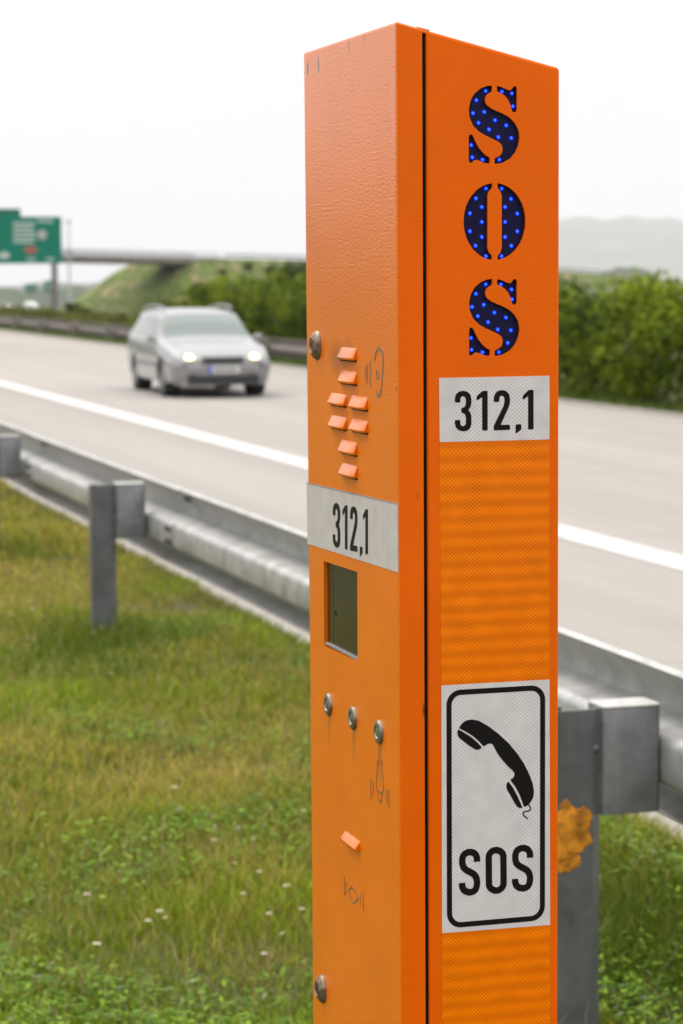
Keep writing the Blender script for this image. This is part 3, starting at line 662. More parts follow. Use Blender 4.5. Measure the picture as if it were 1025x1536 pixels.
def rust_metal(name, base, ru, thr):
    m, nt, bb = new_mat(name); tc = N(nt, 'ShaderNodeTexCoord'); n = N(nt, 'ShaderNodeTexNoise', Scale=140.0, Detail=5.0); L(nt, tc.outputs['Object'], n.inputs['Vector'])
    rp = N(nt, 'ShaderNodeValToRGB'); rp.color_ramp.elements[0].position = thr; rp.color_ramp.elements[1].position = thr+.16
    rp.color_ramp.elements[0].color = (*base, 1); rp.color_ramp.elements[1].color = (*ru, 1); L(nt, n.outputs['Fac'], rp.inputs['Fac'])
    L(nt, rp.outputs['Color'], bb.inputs['Base Color']); bb.inputs['Roughness'].default_value = .45; bb.inputs['Metallic'].default_value = .75
    bp = N(nt, 'ShaderNodeBump', Strength=.5, Distance=.0006); L(nt, n.outputs['Fac'], bp.inputs['Height']); L(nt, bp.outputs['Normal'], bb.inputs['Normal'])
    return m
M_lock = rust_metal('pitted_lock_metal', (.25, .21, .16), (.17, .085, .04), .46)
M_btn = rust_metal('button_steel', (.26, .235, .19), (.18, .14, .09), .5)
M_core = simple('lock_core', (.055, .05, .045), .5, metal=.6)
for bb, zz in (D['lock'][0], D['lock2'][0]):
    c = (X0, Y0+bb/1000, zz/1000)
    lk = auto_smooth(MB().lathe(c, (-1, 0, 0), [(.0205, -.001), (.0205, .0012), (.0185, .0045), (.0125, .0085), (.0105, .0090), (.0098, .0080), (.0098, .0080)], 36).build('lock', M_lock, body), 30)
    MB().lathe((c[0]-.0079, c[1], c[2]), (-1, 0, 0), [(.0094, 0), (.0090, .0006), (.0040, .0008), (.0032, -.003)], 3).build('keyhole', M_core, lk)
for i, (bb, zz) in enumerate((D['btn'][0], D['btn'][3], D['btn'][6])):
    c = (X0, Y0+bb/1000, zz/1000)
    bt = auto_smooth(MB().lathe(c, (-1, 0, 0), [(.0160, -.001), (.0160, .0008), (.0145, .0036), (.0105, .0048), (.0088, .0046), (.0074, .0026), (.0072, .0024)], 32).build('call_button', M_btn, body), 30)
    MB().lathe((c[0]-.0022, c[1], c[2]), (-1, 0, 0), [(.0070, 0), (.0062, .0012), (.0030, .0018), (.0003, .0019)], 20).build('button_core', simple('button_core_green', (.10, .14, .04), .35) if i == 2 else simple('button_core_grey', (.11, .10, .07), .4), bt, smooth=True)
M_engr = simple('engraved_line', (.20, .11, .05), .5, var=.3, scale=120, metal=.2)
M_engr2 = simple('embossed_line', (.27, .17, .09), .4, var=.3, scale=90, metal=.4)
ic = MB()
rib_left(ic, open_chaikin(D['ear1']), 4.2, .0002, -.0004); rib_left(ic, open_chaikin(D['ear2'], 1), 2.6, .0002, -.0004)
for i in range(3): rib_left(ic, D['wav%d' % i], 3.2, .0002, -.0004)
ic.build('ear_symbol', M_engr2, body)
ic = MB()
for k in ('fin1', 'fin2'): rib_left(ic, D[k], 2.0, .0002, -.0004)
for i in range(4): rib_left(ic, D['fw%d' % i], 1.9, .0002, -.0004)
ic.build('press_symbol', M_engr, body)
ic = MB(); rib_left(ic, D['hx'], 2.4, .0002, -.0004)
for i in range(4): rib_left(ic, D['hw%d' % i], 1.7, .0002, -.0004)
ic.build('speak_symbol', M_engr, body)
# plinth
bevel(MB().box(X0-.03, X0+W_ALL+.03, Y0-.03, Y0+.45, -.3, -.005).build('plinth', simple('plinth_concrete', (.30, .29, .27), .9, bump=.4), post), .01)

# ------------------------------------------------------------------ guardrail along the verge
def guardrail(name, x0, zoff, y0, y1, posts, splices, label, mat_b, mat_p, mirror=False, detail=True):
    t = thing(name, (x0, posts[0], zoff), label, 'guardrail')
    sgn = -1 if mirror else 1
    prof = [(.040, .757), (.052, .766), (.058, .758), (.120, .690), (.136, .660), (.136, .635), (.120, .624), (.026, .612), (.004, .600), (.0, .585), (.0, .505), (.004, .490), (.024, .478), (.120, .464), (.134, .452), (.134, .428), (.122, .416), (.062, .392), (.052, .388), (.046, .396)]
    th = .004
    edges = [y0]+[s for s in splices if y0 < s < y1]+[y1]
    for k in range(len(edges)-1):
        ya, yb = edges[k], edges[k+1]+.14
        off = .0 if k % 2 == 0 else .006
        P = prof; n = len(P); outl = list(P)
        inn = []
        for i in range(n):
            p = P[max(0, i-1)]; q = P[min(n-1, i+1)]
            tx_, tz_ = q[0]-p[0], q[1]-p[1]; l = math.hypot(tx_, tz_)
            inn.append((P[i][0]-tz_/l*th, P[i][1]+tx_/l*th))
        ringp = outl+inn[::-1]
        ysub = np.linspace(ya, yb, max(2, int((yb-ya)/1.0)))
        rs = [[(x0+sgn*(.0+q[0]+off), y, zoff+dip(y)+q[1]) for q in ringp] for y in ysub]
        m = MB(); m.rings(rs)
        auto_smooth(m.build('beam', mat_b, t), 50)
    for py in posts:
        zs_ = zoff+dip(py)
        # sigma post
        zt_ = .752 if detail and py > 6 or not detail else .688
        c = [(-.285, 0), (-.185, 0), (-.160, .020), (-.160, .026), (-.187, .0055), (-.279, .0055), (-.279, .060), (-.245, .060), (-.245, .066), (-.285, .066)]
        m = MB(); m.prism([(x0+sgn*q[0], py+q[1], zs_-.5) for q in c], [(x0+sgn*q[0], py+q[1], zs_+zt_) for q in c])
        po = auto_smooth(m.build('post', mat_p, t), 20)
        # spacer of bent sheet
        sp_ = MB(); xx0, xx1 = (-.157, -.012) if py > 6 else (-.157, -.001)
        n = 9
        ringb = []
        for (cx, cy_, a) in ((xx1-.014, .014, 270), (xx1-.014, .096, 0), (xx0+.014, .096, 90), (xx0+.014, .014, 180)):
            for k in range(4):
                q = R(a+90*k/3); ringb.append((cx+.014*math.cos(q), cy_+.014*math.sin(q)))
        zt2 = zt_-.001
        rs = [[(x0+sgn*q[0], py+q[1]+.004, zs_+zz) for q in ringb] for zz in (zt2-.268, zt2-.004)]
        inset = [[(x0+sgn*(q[0]*.985-.0012), py+(q[1]-.05)*.95+.054, zs_+zt2) for q in ringb]]
        sp_.rings(rs+inset)
        auto_smooth(sp_.build('spacer', M_spacer if detail else mat_p, po), 40)
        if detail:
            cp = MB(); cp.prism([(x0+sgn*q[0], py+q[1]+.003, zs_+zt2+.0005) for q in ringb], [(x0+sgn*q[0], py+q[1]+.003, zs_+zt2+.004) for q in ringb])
            cp.build('skylit_cap', M_cap, po)  # added plate, paler than the spacer to carry the sky's glancing brightness
            MB().lathe((x0-.176, py+.012, zs_+zt_-.10), (0.4, -1, 0), [(.011, -.004), (.011, .006), (.006, .010), (.001, .011)], 6).build('bolt', mat_p, po)
    if detail:
        for s in splices:
            if s > 20: continue
            for dy in (.03, .10):
                for zz in (.575, .515):
                    MB().lathe((x0+.0, s+dy, zoff+zz), (-1, 0, 0), [(.014, -.004), (.014, .007), (.009, .011), (.002, .012)], 6).build('bolt', M_bolt, t)
            for dy in (.03, .10):
                a = .098; MB().lathe((x0+a, s+dy, zoff+.712), (-1, 0, -.9), [(.013, -.004), (.013, .008), (.008, .011), (.002, .012)], 6).build('bolt', M_bolt, t)
    return t
M_bolt = simple('dark_bolt', (.06, .055, .05), .5, metal=.5)
M_beam = steel_mat('galvanised_beam', (.50, .50, .495), (.33, .33, .325), (.33, .285, .24), .48, .5)
M_cap = simple('skylit_spacer_top', (.46, .45, .435), .5, var=.12, scale=30)  # sky light on the spacer tops, put into a paler tone
M_spacer = steel_mat('galvanised_spacer', (.185, .19, .20), (.115, .12, .127), (.21, .20, .185), .24, .0)
M_post = steel_mat('galvanised_post', (.135, .14, .15), (.085, .088, .095), (.16, .15, .14), .34, .05)
near = guardrail('guardrail', 2.445, 0.0, -6, 70, [5.47, 11.62, 15.5, 19.5, 23.5, 27.5, 31.5, 1.47, -2.5], [-1.0, 3.2, 7.3, 11.1, 15.2, 19.3, 23.4, 27.5, 35.6, 43.7, 51.8, 60],
    'grey galvanised crash barrier with steel posts in the grass beside the orange call post', M_beam, M_post)
# orange foam left on the nearest post
def lump(name, c, rad, mat, parent, n=26, seed=1, squash=(1, .35, 1.15), amp=.35):
    rg = np.random.default_rng(seed); bm = bmesh.new(); bmesh.ops.create_icosphere(bm, subdivisions=5, radius=1.0)
    ks = rg.normal(size=(n, 3))*5.5; ph = rg.uniform(0, 6.28, n)
    vs = []
    for v in bm.verts:
        p = np.array(v.co); s = 1+amp*np.mean(np.sin(ks@p+ph))*2.2 + .10*np.mean(np.sin(ks@p*3.1+ph*2))*2.2
        vs.append((c[0]+p[0]*rad*squash[0]*s, c[1]+p[1]*rad*squash[1]*s, c[2]+p[2]*rad*squash[2]*s))
    f = [tuple(v.index for v in q.verts) for q in bm.faces]; bm.free()
    return mobj(name, vs, f, mat, parent, smooth=True)
M_foam = simple('orange_foam', (.60, .235, .012), .85, var=.5, scale=30, bump=1.0, bscale=70)
pobj = [c for c in near.children if c.name.startswith('post')][0]
fo = lump('foam_residue', (2.445-.245, 5.470, .385), .062, M_foam, pobj, seed=4, amp=.30, squash=(.84, .10, 1.0)); fo['label'] = 'crumbly orange foam stuck on the post'
lump('foam_residue', (2.445-.262, 5.470, .330), .045, M_foam, pobj, seed=9, amp=.4, squash=(.70, .12, 1.0))
lump('foam_residue', (2.445-.215, 5.468, .42), .028, M_foam, pobj, seed=12, amp=.4, squash=(.8, .13, .9))
rf = np.random.default_rng(3)
for k in range(9):
    a_ = rf.uniform(0, 6.28); lump('foam_residue', (min(2.445-.198, 2.445-.246+.056*math.cos(a_)), 5.471, .38+.072*math.sin(a_)), float(rf.uniform(.008, .017)), M_foam, pobj, seed=50+k, amp=.4, squash=(1, .3, 1.2))
for k, xx in enumerate((2.445-.128, 2.445-.088)): lump('foam_residue', (xx, 5.50, .434), .016, M_foam, pobj, seed=20+k, squash=(1.1, .8, .5))

M_fbeam = steel_mat('old_far_beam', (.26, .235, .215), (.17, .15, .135), (.20, .16, .13), .65, .25)
guardrail('guardrail', 14.0, -.36, 46, 150, [float(q) for q in range(47, 150, 6)], [40.0, 70.0, 100.0, 130.0],
    'brownish old crash barrier on the far side of the carriageway, in front of the hedge', M_fbeam, M_fbeam, mirror=False, detail=False)

# ------------------------------------------------------------------ vegetation
def scatter_mesh(name, V, F4, T, mat, smooth=False):
    """V (n,3), F4 list of arrays of quads (m,4), T tint (n,3)"""
    me = bpy.data.meshes.new(name)
    n = len(V); m = len(F4)
    me.vertices.add(n); me.vertices.foreach_set('co', V.astype(np.float32).ravel())
    me.loops.add(m*4); me.loops.foreach_set('vertex_index', F4.astype(np.int32).ravel())
    me.polygons.add(m); me.polygons.foreach_set('loop_start', np.arange(0, 4*m, 4, dtype=np.int32))
    try: me.polygons.foreach_set('loop_total', np.full(m, 4, dtype=np.int32))
    except Exception: pass
    at = me.color_attributes.new('tint', 'FLOAT_COLOR', 'POINT')
    at.data.foreach_set('color', np.concatenate([T, np.ones((n, 1))], 1).astype(np.float32).ravel())
    me.materials.append(mat); me.update(calc_edges=True); me.validate()
    o = bpy.data.objects.new(name, me); COL.objects.link(o)
    return o

def vnoise(x, y, s, seed):
    rg = np.random.default_rng(seed); k = rg.normal(size=(14, 2))*s; p = rg.uniform(0, 6.28, 14)
    return np.sin(np.outer(x, k[:, 0])+np.outer(y, k[:, 1])+p).mean(1)*2.4

M_grass = attr_mat('grass_blades', .5, .30, .18)
def lerp(a, b, t): return np.array(a)[None]*(1-t[:, None])+np.array(b)[None]*t[:, None]
def grass():
    Vs = []; Fs = []; Ts = []; nb = 0
    def blades(x, y, h, w, col, lean=1.0):
        nonlocal nb
        n = len(x); a = rng.uniform(0, 2*PI, n); ca, sa = np.cos(a), np.sin(a)
        la = rng.uniform(0, 2*PI, n); le = h*rng.uniform(.05, lean, n)
        z0 = sink(x, y)-.012
        V = np.zeros((n, 6, 3))
        for k, (t, ww) in enumerate(((0, 1.0), (.55, .8), (1.0, .12))):
            cx = x+np.cos(la)*le*t**1.8; cy_ = y+np.sin(la)*le*t**1.8; cz = z0+h*t*(1-.12*t)
            V[:, 2*k, 0] = cx-ca*w*ww/2; V[:, 2*k, 1] = cy_-sa*w*ww/2; V[:, 2*k, 2] = cz
            V[:, 2*k+1, 0] = cx+ca*w*ww/2; V[:, 2*k+1, 1] = cy_+sa*w*ww/2; V[:, 2*k+1, 2] = cz
        i = nb+np.arange(n)*6
        F = np.concatenate([np.stack([i, i+1, i+3, i+2], 1), np.stack([i+2, i+3, i+5, i+4], 1)])
        Vs.append(V.reshape(-1, 3)); Fs.append(F); Ts.append(np.repeat(col, 6, 0)); nb += n*6
    def field(n, x0, x1, y0, y1, wscale=1.0, hs=1.0):
        nt_ = n//26; tx0 = rng.uniform(x0, x1, nt_); ty0 = rng.uniform(y0, y1, nt_); ts = rng.uniform(.012, .05, nt_)*wscale; ti_ = rng.integers(0, nt_, n)
        loose = rng.random(n) < .3
        x = np.where(loose, rng.uniform(x0, x1, n), tx0[ti_]+rng.normal(0, 1, n)*ts[ti_]); y = np.where(loose, rng.uniform(y0, y1, n), ty0[ti_]+rng.normal(0, 1, n)*ts[ti_])
        tj = np.where(loose, 0, rng.normal(0, .30, nt_)[ti_])
        ok = x < 3.075+.03*np.sin(y*3.1)*np.sin(y*1.3); x, y, tj = x[ok], y[ok], tj[ok]; n = len(x)
        d1 = vnoise(x, y, 2.1, 3); d2 = vnoise(x, y, 3.4, 5); d3 = vnoise(x, y, .5, 8)
        keep = rng.uniform(-1.15, 1, n) < (.55 + .75*d2+.3*d1)
        keep |= rng.random(n) < .5
        x, y, d1, d2, d3, tj = x[keep], y[keep], d1[keep], d2[keep], d3[keep], tj[keep]; n = len(x)
        dry = np.clip(.20+.06*np.clip(y-5.5, 0, 7)+.38*d1-.15*d2+.2*d3+tj+rng.normal(0, .18, n), 0, 1)
        green = lerp((.085, .16, .006), (.25, .33, .014), np.clip(.5+.5*d2+rng.normal(0, .35, n), 0, 1))
        yel = lerp((.36, .36, .035), (.42, .29, .10), rng.random(n))
        col = np.where((dry > .5)[:, None], yel, green*(1-dry[:, None]*.9)+yel*dry[:, None]*.9)*rng.uniform(.6, 1.55, n)[:, None]
        h = (.022+.06*rng.random(n)**1.8)*(1+.35*d2+.25*d3)*hs
        h = np.clip(h, .012, .17)
        clear = (x > 1.75) & (x < 2.32) & (y > 4.4) & (y < 5.6); h = np.where(clear, h*.35, h)
        blades(x, y, h, .0042*wscale*(1+.05*np.clip(y-6, 0, 20)), col)
    field(150000, .3, 3.11, 4.3, 8.0)
    field(150000, .2, 3.11, 8.0, 14.0, 1.3)
    field(60000, .6, 3.11, 14.0, 24.0, 1.8)
    field(50000, -3.5, .3, 2.0, 12.0, 1.6)
    field(40000, -3.5, 3.0, -4.0, 4.3, 2.0)
    field(40000, -6, 2.9, 14, 45.0, 3.0, 1.2)
    # taller tufts round the post feet and along the rail
    for (cx, cy_, n, s, hh) in ((2.22, 11.5, 800, .22, .18), (2.2, 15.4, 700, .25, .16), (1.0, 3.0, 900, .2, .10), (1.9, 10.6, 700, .30, .14), (2.62, 6.0, 1300, .14, .15), (2.45, 6.4, 1000, .2, .14)):
        x = rng.normal(cx, s, n); y = rng.normal(cy_, s*1.3, n); k = x < 2.99; x = x[k]; y = y[k]
        c = lerp((.075, .125, .010), (.17, .22, .02), rng.random(len(x)))
        blades(x, y, hh*(.4+.6*rng.random(len(x))), .0055, c)
    y = rng.uniform(4, 24, 9000); x = 3.07-np.abs(rng.normal(0, .08, 9000)); blades(x, y, .03+.06*rng.random(9000), .006, lerp((.10, .15, .02), (.25, .21, .07), rng.random(9000)))
    # dry stalks
    n = 3800; x = rng.uniform(.3, 2.9, n); y = rng.uniform(4.6, 14, n); blades(x, y, rng.uniform(.08, .20, n), .0028, lerp((.26, .22, .08), (.46, .38, .18), rng.random(n)), .8)
    # broad leaves
    n = 90000; x = rng.uniform(.3, 3.0, n); y = 4.5+rng.random(n)**1.3*8; cx_ = rng.uniform(.3, 3, 2600); cy2 = 4.5+rng.random(2600)**1.3*8; ci = rng.integers(0, 2600, n); cl_ = rng.random(n) < .75; x = np.where(cl_, cx_[ci]+rng.normal(0, .05, n), x); y = np.where(cl_, cy2[ci]+rng.normal(0, .06, n), y); ctone = rng.normal(0, .28, 2600)[ci]*cl_; k = (vnoise(x, y, 2.6, 21) > -.5+.20*np.clip(y-5.2, 0, 7)+rng.normal(0, .25, n)) & (x < 2.98) & ~((x > 1.8) & (x < 2.32) & (y < 5.6)); x = x[k]; y = y[k]; ctone = ctone[k]; n = len(x)
    a = rng.uniform(0, 2*PI, n); l = rng.uniform(.008, .024, n)*(1-.04*np.clip(y-5, 0, 5)); wd = l*rng.uniform(.4, .8, n); z = sink(x, y)+rng.uniform(.005, .065, n); ti = rng.uniform(-.5, .7, n)
    V = np.zeros((n, 8, 3)); dx, dy = np.cos(a), np.sin(a)
    for k, (t, s) in enumerate(((0, .3), (.35, 1.0), (.72, .85), (1.0, .18))):
        for q, sg in ((0, -1), (1, 1)):
            V[:, 2*k+q, 0] = x+dx*l*t*1.4-dy*wd*s*.5*sg; V[:, 2*k+q, 1] = y+dy*l*t*1.4+dx*wd*s*.5*sg; V[:, 2*k+q, 2] = z+ti*l*t-.25*l*t*t+.1*wd*abs(sg)
    i = nb+np.arange(n)*8
    F = np.concatenate([np.stack([i+2*q, i+2*q+1, i+2*q+3, i+2*q+2], 1) for q in range(3)])
    c = lerp((.065, .16, .006), (.25, .40, .018), np.clip(.45+ctone+rng.normal(0, .28, n), 0, 1)); pale = rng.random(n) < .03; c[pale] = (.24, .27, .16)
    Vs.append(V.reshape(-1, 3)); Fs.append(F); Ts.append(np.repeat(c, 8, 0)); nb += n*8
    # bank beyond the carriageway
    field_y = rng.uniform(20, 140, 26000); fx = rng.uniform(12.93, 15.5, 26000)
    z = np.array([hgt(a_, b_) for a_, b_ in zip(fx, field_y)])
    n = len(fx); st_ = nb
    blades(fx, field_y, rng.uniform(.08, .30, n)*np.where(fx < 13.3, .5, 1), .03, lerp((.05, .11, .012), (.15, .19, .03), rng.random(n)))
    Vs[-1][:, 2] += np.repeat(z, 6)+.02
    o = scatter_mesh('grass', np.concatenate(Vs), np.concatenate(Fs), np.concatenate(Ts), M_grass)
    return tag(o, 'patchy green and dry yellow verge grass with clover leaves', 'grass', kind='stuff')
grass()

M_leaf = attr_mat('leaves', .55, .12, .08)
def leaf_cloud(centres, radii, per, size, c0, c1, hue=.25, seed=0, top=None):
    rg = np.random.default_rng(seed); P = []; C = []; S = []
    for (c, r) in zip(centres, radii):
        d = rg.normal(size=(per, 3)); d /= np.linalg.norm(d, axis=1)[:, None]
        rad = r*rg.uniform(.45, 1.05, per)**.7
        P.append(np.array(c)+d*rad[:, None]*np.array([1, 1, .85]))
        t = np.clip(rg.normal(.45, .3)+rg.normal(0, hue, per), 0, 1)
        C.append(lerp(c0, c1, t)); S.append(rg.uniform(.6, 1.3, per)*size)
    P = np.concatenate(P); C = np.concatenate(C); S = np.concatenate(S); n = len(P)
    u = rg.normal(size=(n, 3)); u /= np.linalg.norm(u, axis=1)[:, None]
    v = np.cross(u, rg.normal(size=(n, 3))); v /= np.linalg.norm(v, axis=1)[:, None]
    V = np.stack([P-u*S[:, None], P+v*S[:, None]*.45, P+u*S[:, None], P-v*S[:, None]*.45], 1).reshape(-1, 3)
    F = np.arange(4*n).reshape(-1, 4)
    return V, F, np.repeat(C, 4, 0)

def hedge(name, y0, y1, label, seed, xc=15.9, ztop_=1.78, c0=(.028, .060, .004), c1=(.22, .28, .012), hf=None, dens=1.0, n0=None):
    rg = np.random.default_rng(seed); cs = []; rs = []
    n = int((y1-y0)*16*dens)
    for k in range(n):
        y = rg.uniform(y0, y1); H_ = ztop_+.36 if hf is None else hf(y)+.36
        H_ *= 1+.07*math.sin(y*1.7+seed)+.06*math.sin(y*.63)
        r = rg.uniform(.22, .50)
        z = -.36+dip(y)+(H_-r*.8)*rg.random()**.55
        q_ = min(1, max(0, (z+.36-dip(y))/H_)); wx = .45+1.15*q_**.7; r *= .8+.4*q_
        x = xc+rg.uniform(-wx, wx*1.1)
        cs.append((x, y, max(z, -.3+dip(y)))); rs.append(r)
    V, F, T = leaf_cloud(cs, rs, 135, .07, c0, c1, seed=seed)
    o = scatter_mesh(name, V-np.array([xc, y0, -.36]), F, T, M_leaf); o.location = (xc, y0, -.36)
    return tag(o, label, 'hedge')
M_bark = simple('bark', (.10, .075, .05), .9, var=.3)
hedge('hedge', 12, 47, 'dense green hedge to the right of the orange call post, along the far road edge', 3, xc=15.1, dens=1.15, ztop_=1.60)
def hleft(y): return 1.78 if y < 62 else max(.9, 1.78-.09*(y-62))
hedge('hedge', 47, 71, 'dense bright green hedge behind the silver car, left of the orange call post', 5, hf=hleft, ztop_=1.7)
hedge('hedge', 71, 135, 'low yellowish scrub hedge behind the far barrier, under the green road sign', 6, xc=16.2, hf=lambda y: .62, c0=(.06, .08, .012), c1=(.19, .19, .035), dens=.45)

def bush(name, c, r, label, seed, c0=(.03, .06, .012), c1=(.085, .12, .02), per=130, n=16, size=.09, cat='bush', group=None, tall=1.0):
    rg = np.random.default_rng(seed); cs = []; rs = []
    for k in range(n):
        d = rg.normal(size=3); d /= np.linalg.norm(d); d *= rg.random()**.4
        cs.append((c[0]+d[0]*r*.75, c[1]+d[1]*r*.75, c[2]+r*tall*.85+d[2]*r*.75*tall)); rs.append(r*rg.uniform(.28, .48))
    V, F, T = leaf_cloud(cs, rs, per, size, c0, c1, seed=seed)
    t = thing(name, tuple(c), label, cat, group)
    o = scatter_mesh('foliage', V-np.array(c), F, T, M_leaf); o.parent = t
    m = MB()
    for k in range(4): m.tube((c[0]+rg.normal(0, .05), c[1], c[2]-.2), (c[0]+rg.normal(0, r*.4), c[1]+rg.normal(0, r*.4), c[2]+r*tall), .05, .02, 6)
    m.build('trunk', M_bark, t)
    return t
bush('bush', (16.9, 94, -.35), .62, 'dark rounded bush growing against the far barrier beneath the small green signs', 11, c0=(.03, .045, .012), c1=(.09, .10, .025), tall=1.15)

# embankment that carries the approach of the overpass
O2 = np.array([47.6, 260.0]); dv = np.array([.85, .527]); nv = np.array([.527, -.85])
def ridge_z(t): return 1.75+2.38-.0135*(t-12)-.00028*max(0, t-30)**2
ev = []; ef = []
TT = list(np.linspace(13, 110, 40)); QQ = np.linspace(-20, 20, 41)
nT = len(TT)
rows = []
for t in list(np.linspace(1.0, 12.9, 12))+TT:
    row = []
    for q in QQ:
        side = max(0, abs(q)-4.5)
        zr = ridge_z(max(t, 13)); endd = max(0, 13-t)
        z = zr - .62*math.hypot(side, endd)
        p = O2+dv*t+nv*q
        z += .18*math.sin(p[0]*.9+p[1]*.5)*min(1, side)
        row.append((p[0], p[1], max(z, dip(p[1])-1.0)))
    rows.append(row)
nq = len(QQ)
for r_ in rows: ev += r_
for j in range(len(rows)-1):
    for i in range(nq-1): ef.append((j*nq+i, j*nq+i+1, (j+1)*nq+i+1, (j+1)*nq+i))
M_emb = terrain_mat('embankment_grass', [(.035, .06, .013), (.15, .19, .045), (.06, .10, .018), (.25, .205, .10), (.10, .16, .028)], .55, detail=14, bump=1.0)
tag(mobj('embankment', ev, ef, M_emb, smooth=True), 'grassy bridge approach embankment', 'embankment', kind='structure')
def emb_pt(t, q):
    p = O2+dv*t+nv*q; return (p[0], p[1], ridge_z(t)-.62*math.hypot(max(0, abs(q)-4.5), max(0, 13-t))-.1)
SHR = [(22.3, 7.6, 1.0, 'round green shrub on the embankment, nearest of the row to the overpass'), (25.5, 8.2, 1.7, 'dark green shrub high on the embankment, second of the row from the overpass'), (28.3, 8.2, 1.7, 'dark green shrub high on the embankment, third of the row from the overpass'),
       (31.0, 8.2, 1.7, 'dark green shrub high on the embankment, fourth of the row from the overpass'), (33.6, 8.2, 1.7, 'dark green shrub high on the embankment, touching the left edge of the orange post'),
       (14.5, 7.4, .5, 'small leafy shrub beside the pale bridge abutment'), (19.5, 6.4, .6, 'small green shrub near the top of the embankment, just right of the abutment'), (20.5, 9.2, .7, 'mid green shrub in the middle of the embankment slope'),
       (23.5, 10.6, .9, 'brownish low shrub at the foot of the embankment, above the car roof'), (26.5, 9.6, .95, 'pale green shrub halfway down the embankment, below the dark row'), (30.0, 9.9, 1.0, 'pale green shrub on the lower embankment, left of the orange post'), (17.5, 9.4, .55, 'small olive shrub low on the bare end slope of the embankment')]
for i, (t_, q_, r_, lb) in enumerate(SHR):
    dk = i in (1, 2, 3, 4); br = i == 8
    bush('shrub', emb_pt(t_, q_), r_, lb, 40+i, c0=(.03, .05, .012) if dk else (.05, .07, .015), c1=(.085, .115, .022) if dk else ((.13, .11, .03) if br else (.17, .21, .03)), per=120, n=16, size=.15, cat='shrub', group='shrubs on the embankment', tall=.75)

# overpass
def bp(t, q, z): p = O2+dv*t+nv*q; return (p[0], p[1], z)
def gz(t): return -.0165*t
ov = thing('overpass', bp(0, 0, 0), 'concrete motorway overpass with railing, far behind the silver car', 'bridge')
def bbeam(name, t0, t1, q0, q1, z0, z1, mat, parent=ov):
    m = MB(); m.hexa([bp(t0, q0, z0+gz(t0)), bp(t1, q0, z0+gz(t1)), bp(t1, q1, z0+gz(t1)), bp(t0, q1, z0+gz(t0)), bp(t0, q0, z1+gz(t0)), bp(t1, q0, z1+gz(t1)), bp(t1, q1, z1+gz(t1)), bp(t0, q1, z1+gz(t0))])
    return m.build(name, mat, parent)
M_conc = simple('bridge_concrete', (.235, .213, .19), .85, var=.15, scale=.6)
M_conc3 = simple('abutment_concrete', (.45, .43, .39), .85, var=.12, scale=.8)
M_conc2 = simple('bridge_beam', (.20, .18, .16), .85, var=.2, scale=.5)
zb_ = 1.75+1.70
bbeam('deck', -80, 16.0, .6, 4.6, zb_+.05, zb_+.42, M_conc)
bbeam('parapet', -80, 17.5, 4.3, 4.95, zb_+.30, zb_+.78, M_conc)
bbeam('parapet', -80, 17.5, .25, .58, zb_+.30, zb_+.78, M_conc)
bbeam('abutment', 11.6, 14.5, .7, 4.55, zb_-1.0, zb_+.048, M_conc3)
bbeam('bearing_shelf', 10.9, 11.55, .7, 4.55, zb_-1.5, zb_-.9, M_conc3)
M_rail = simple('bridge_railing_paint', (.42, .44, .47), .5)
for qq in (4.6, .42):
    m = MB()
    for zz in (.95, 1.2, 1.45):
        for a in range(-80, 17, 8):
            m.tube(bp(a, qq, zb_+zz+gz(a)), bp(min(a+8, 17), qq, zb_+zz+gz(min(a+8, 17))), .045, n=6)
    for a in np.arange(-80, 17.5, 1.6): m.tube(bp(a, qq, zb_+.76+gz(a)), bp(a, qq, zb_+1.47+gz(a)), .06, n=6)
    m.build('railing', M_rail, ov)
m = MB()
def rz(t): return ridge_z(max(t, 13))
for a in range(18, 100, 4):
    m.hexa([bp(a, 4.2, rz(a)+.22), bp(a+4, 4.2, rz(a+4)+.22), bp(a+4, 4.35, rz(a+4)+.22), bp(a, 4.35, rz(a)+.22), bp(a, 4.2, rz(a)+.52), bp(a+4, 4.2, rz(a+4)+.52), bp(a+4, 4.35, rz(a+4)+.52), bp(a, 4.35, rz(a)+.52)])
    m.box(bp(a, 4.2, 0)[0]-.05, bp(a, 4.2, 0)[0]+.05, bp(a, 4.2, 0)[1]-.05, bp(a, 4.2, 0)[1]+.05, rz(a)-.5, rz(a)+.5)
m.build('approach_barrier', M_rail, ov)
for a in (-26, -60):
    bbeam('pier', a, a+1.1, 1.2, 4.0, -4.5, zb_+.3, M_conc)

# signs
M_green = simple('sign_green', (.0, .190, .128), .5, spec=.1, var=.05, scale=.4)
M_green2 = simple('sign_green_far', (.0, .10, .08), .6, spec=.1)
M_wh = simple('sign_white', (.62, .66, .64), .5); M_redb = simple('sign_red', (.38, .10, .085), .5); M_gp = simple('gantry_steel', (.17, .155, .14), .6, metal=.2)
s0 = D['sign']; sY = 225.0
sg = thing('road_sign', (D['sign_pole'][2][0], sY, dip(sY)), 'large green overhead direction sign on a brown gantry post', 'road sign')
pn = bevel(MB().box(27.0, s0[0][0], sY-.05, sY+.05, s0[2][1], s0[0][1]).build('panel', M_green, sg), .02)
tb = MB().box(27.0, D['tab'][0][0], sY-.05, sY+.05, s0[0][1]+.003, D['tab'][0][1]).build('route_tab', M_green, sg)
MB().box(27.2, D['tab'][0][0]-.1, sY-.056, sY-.0505, s0[0][1]+.40, s0[0][1]+.62).build('tab_text', simple('tab_dark', (.02, .07, .06), .5), tb)
mk = D['marks']
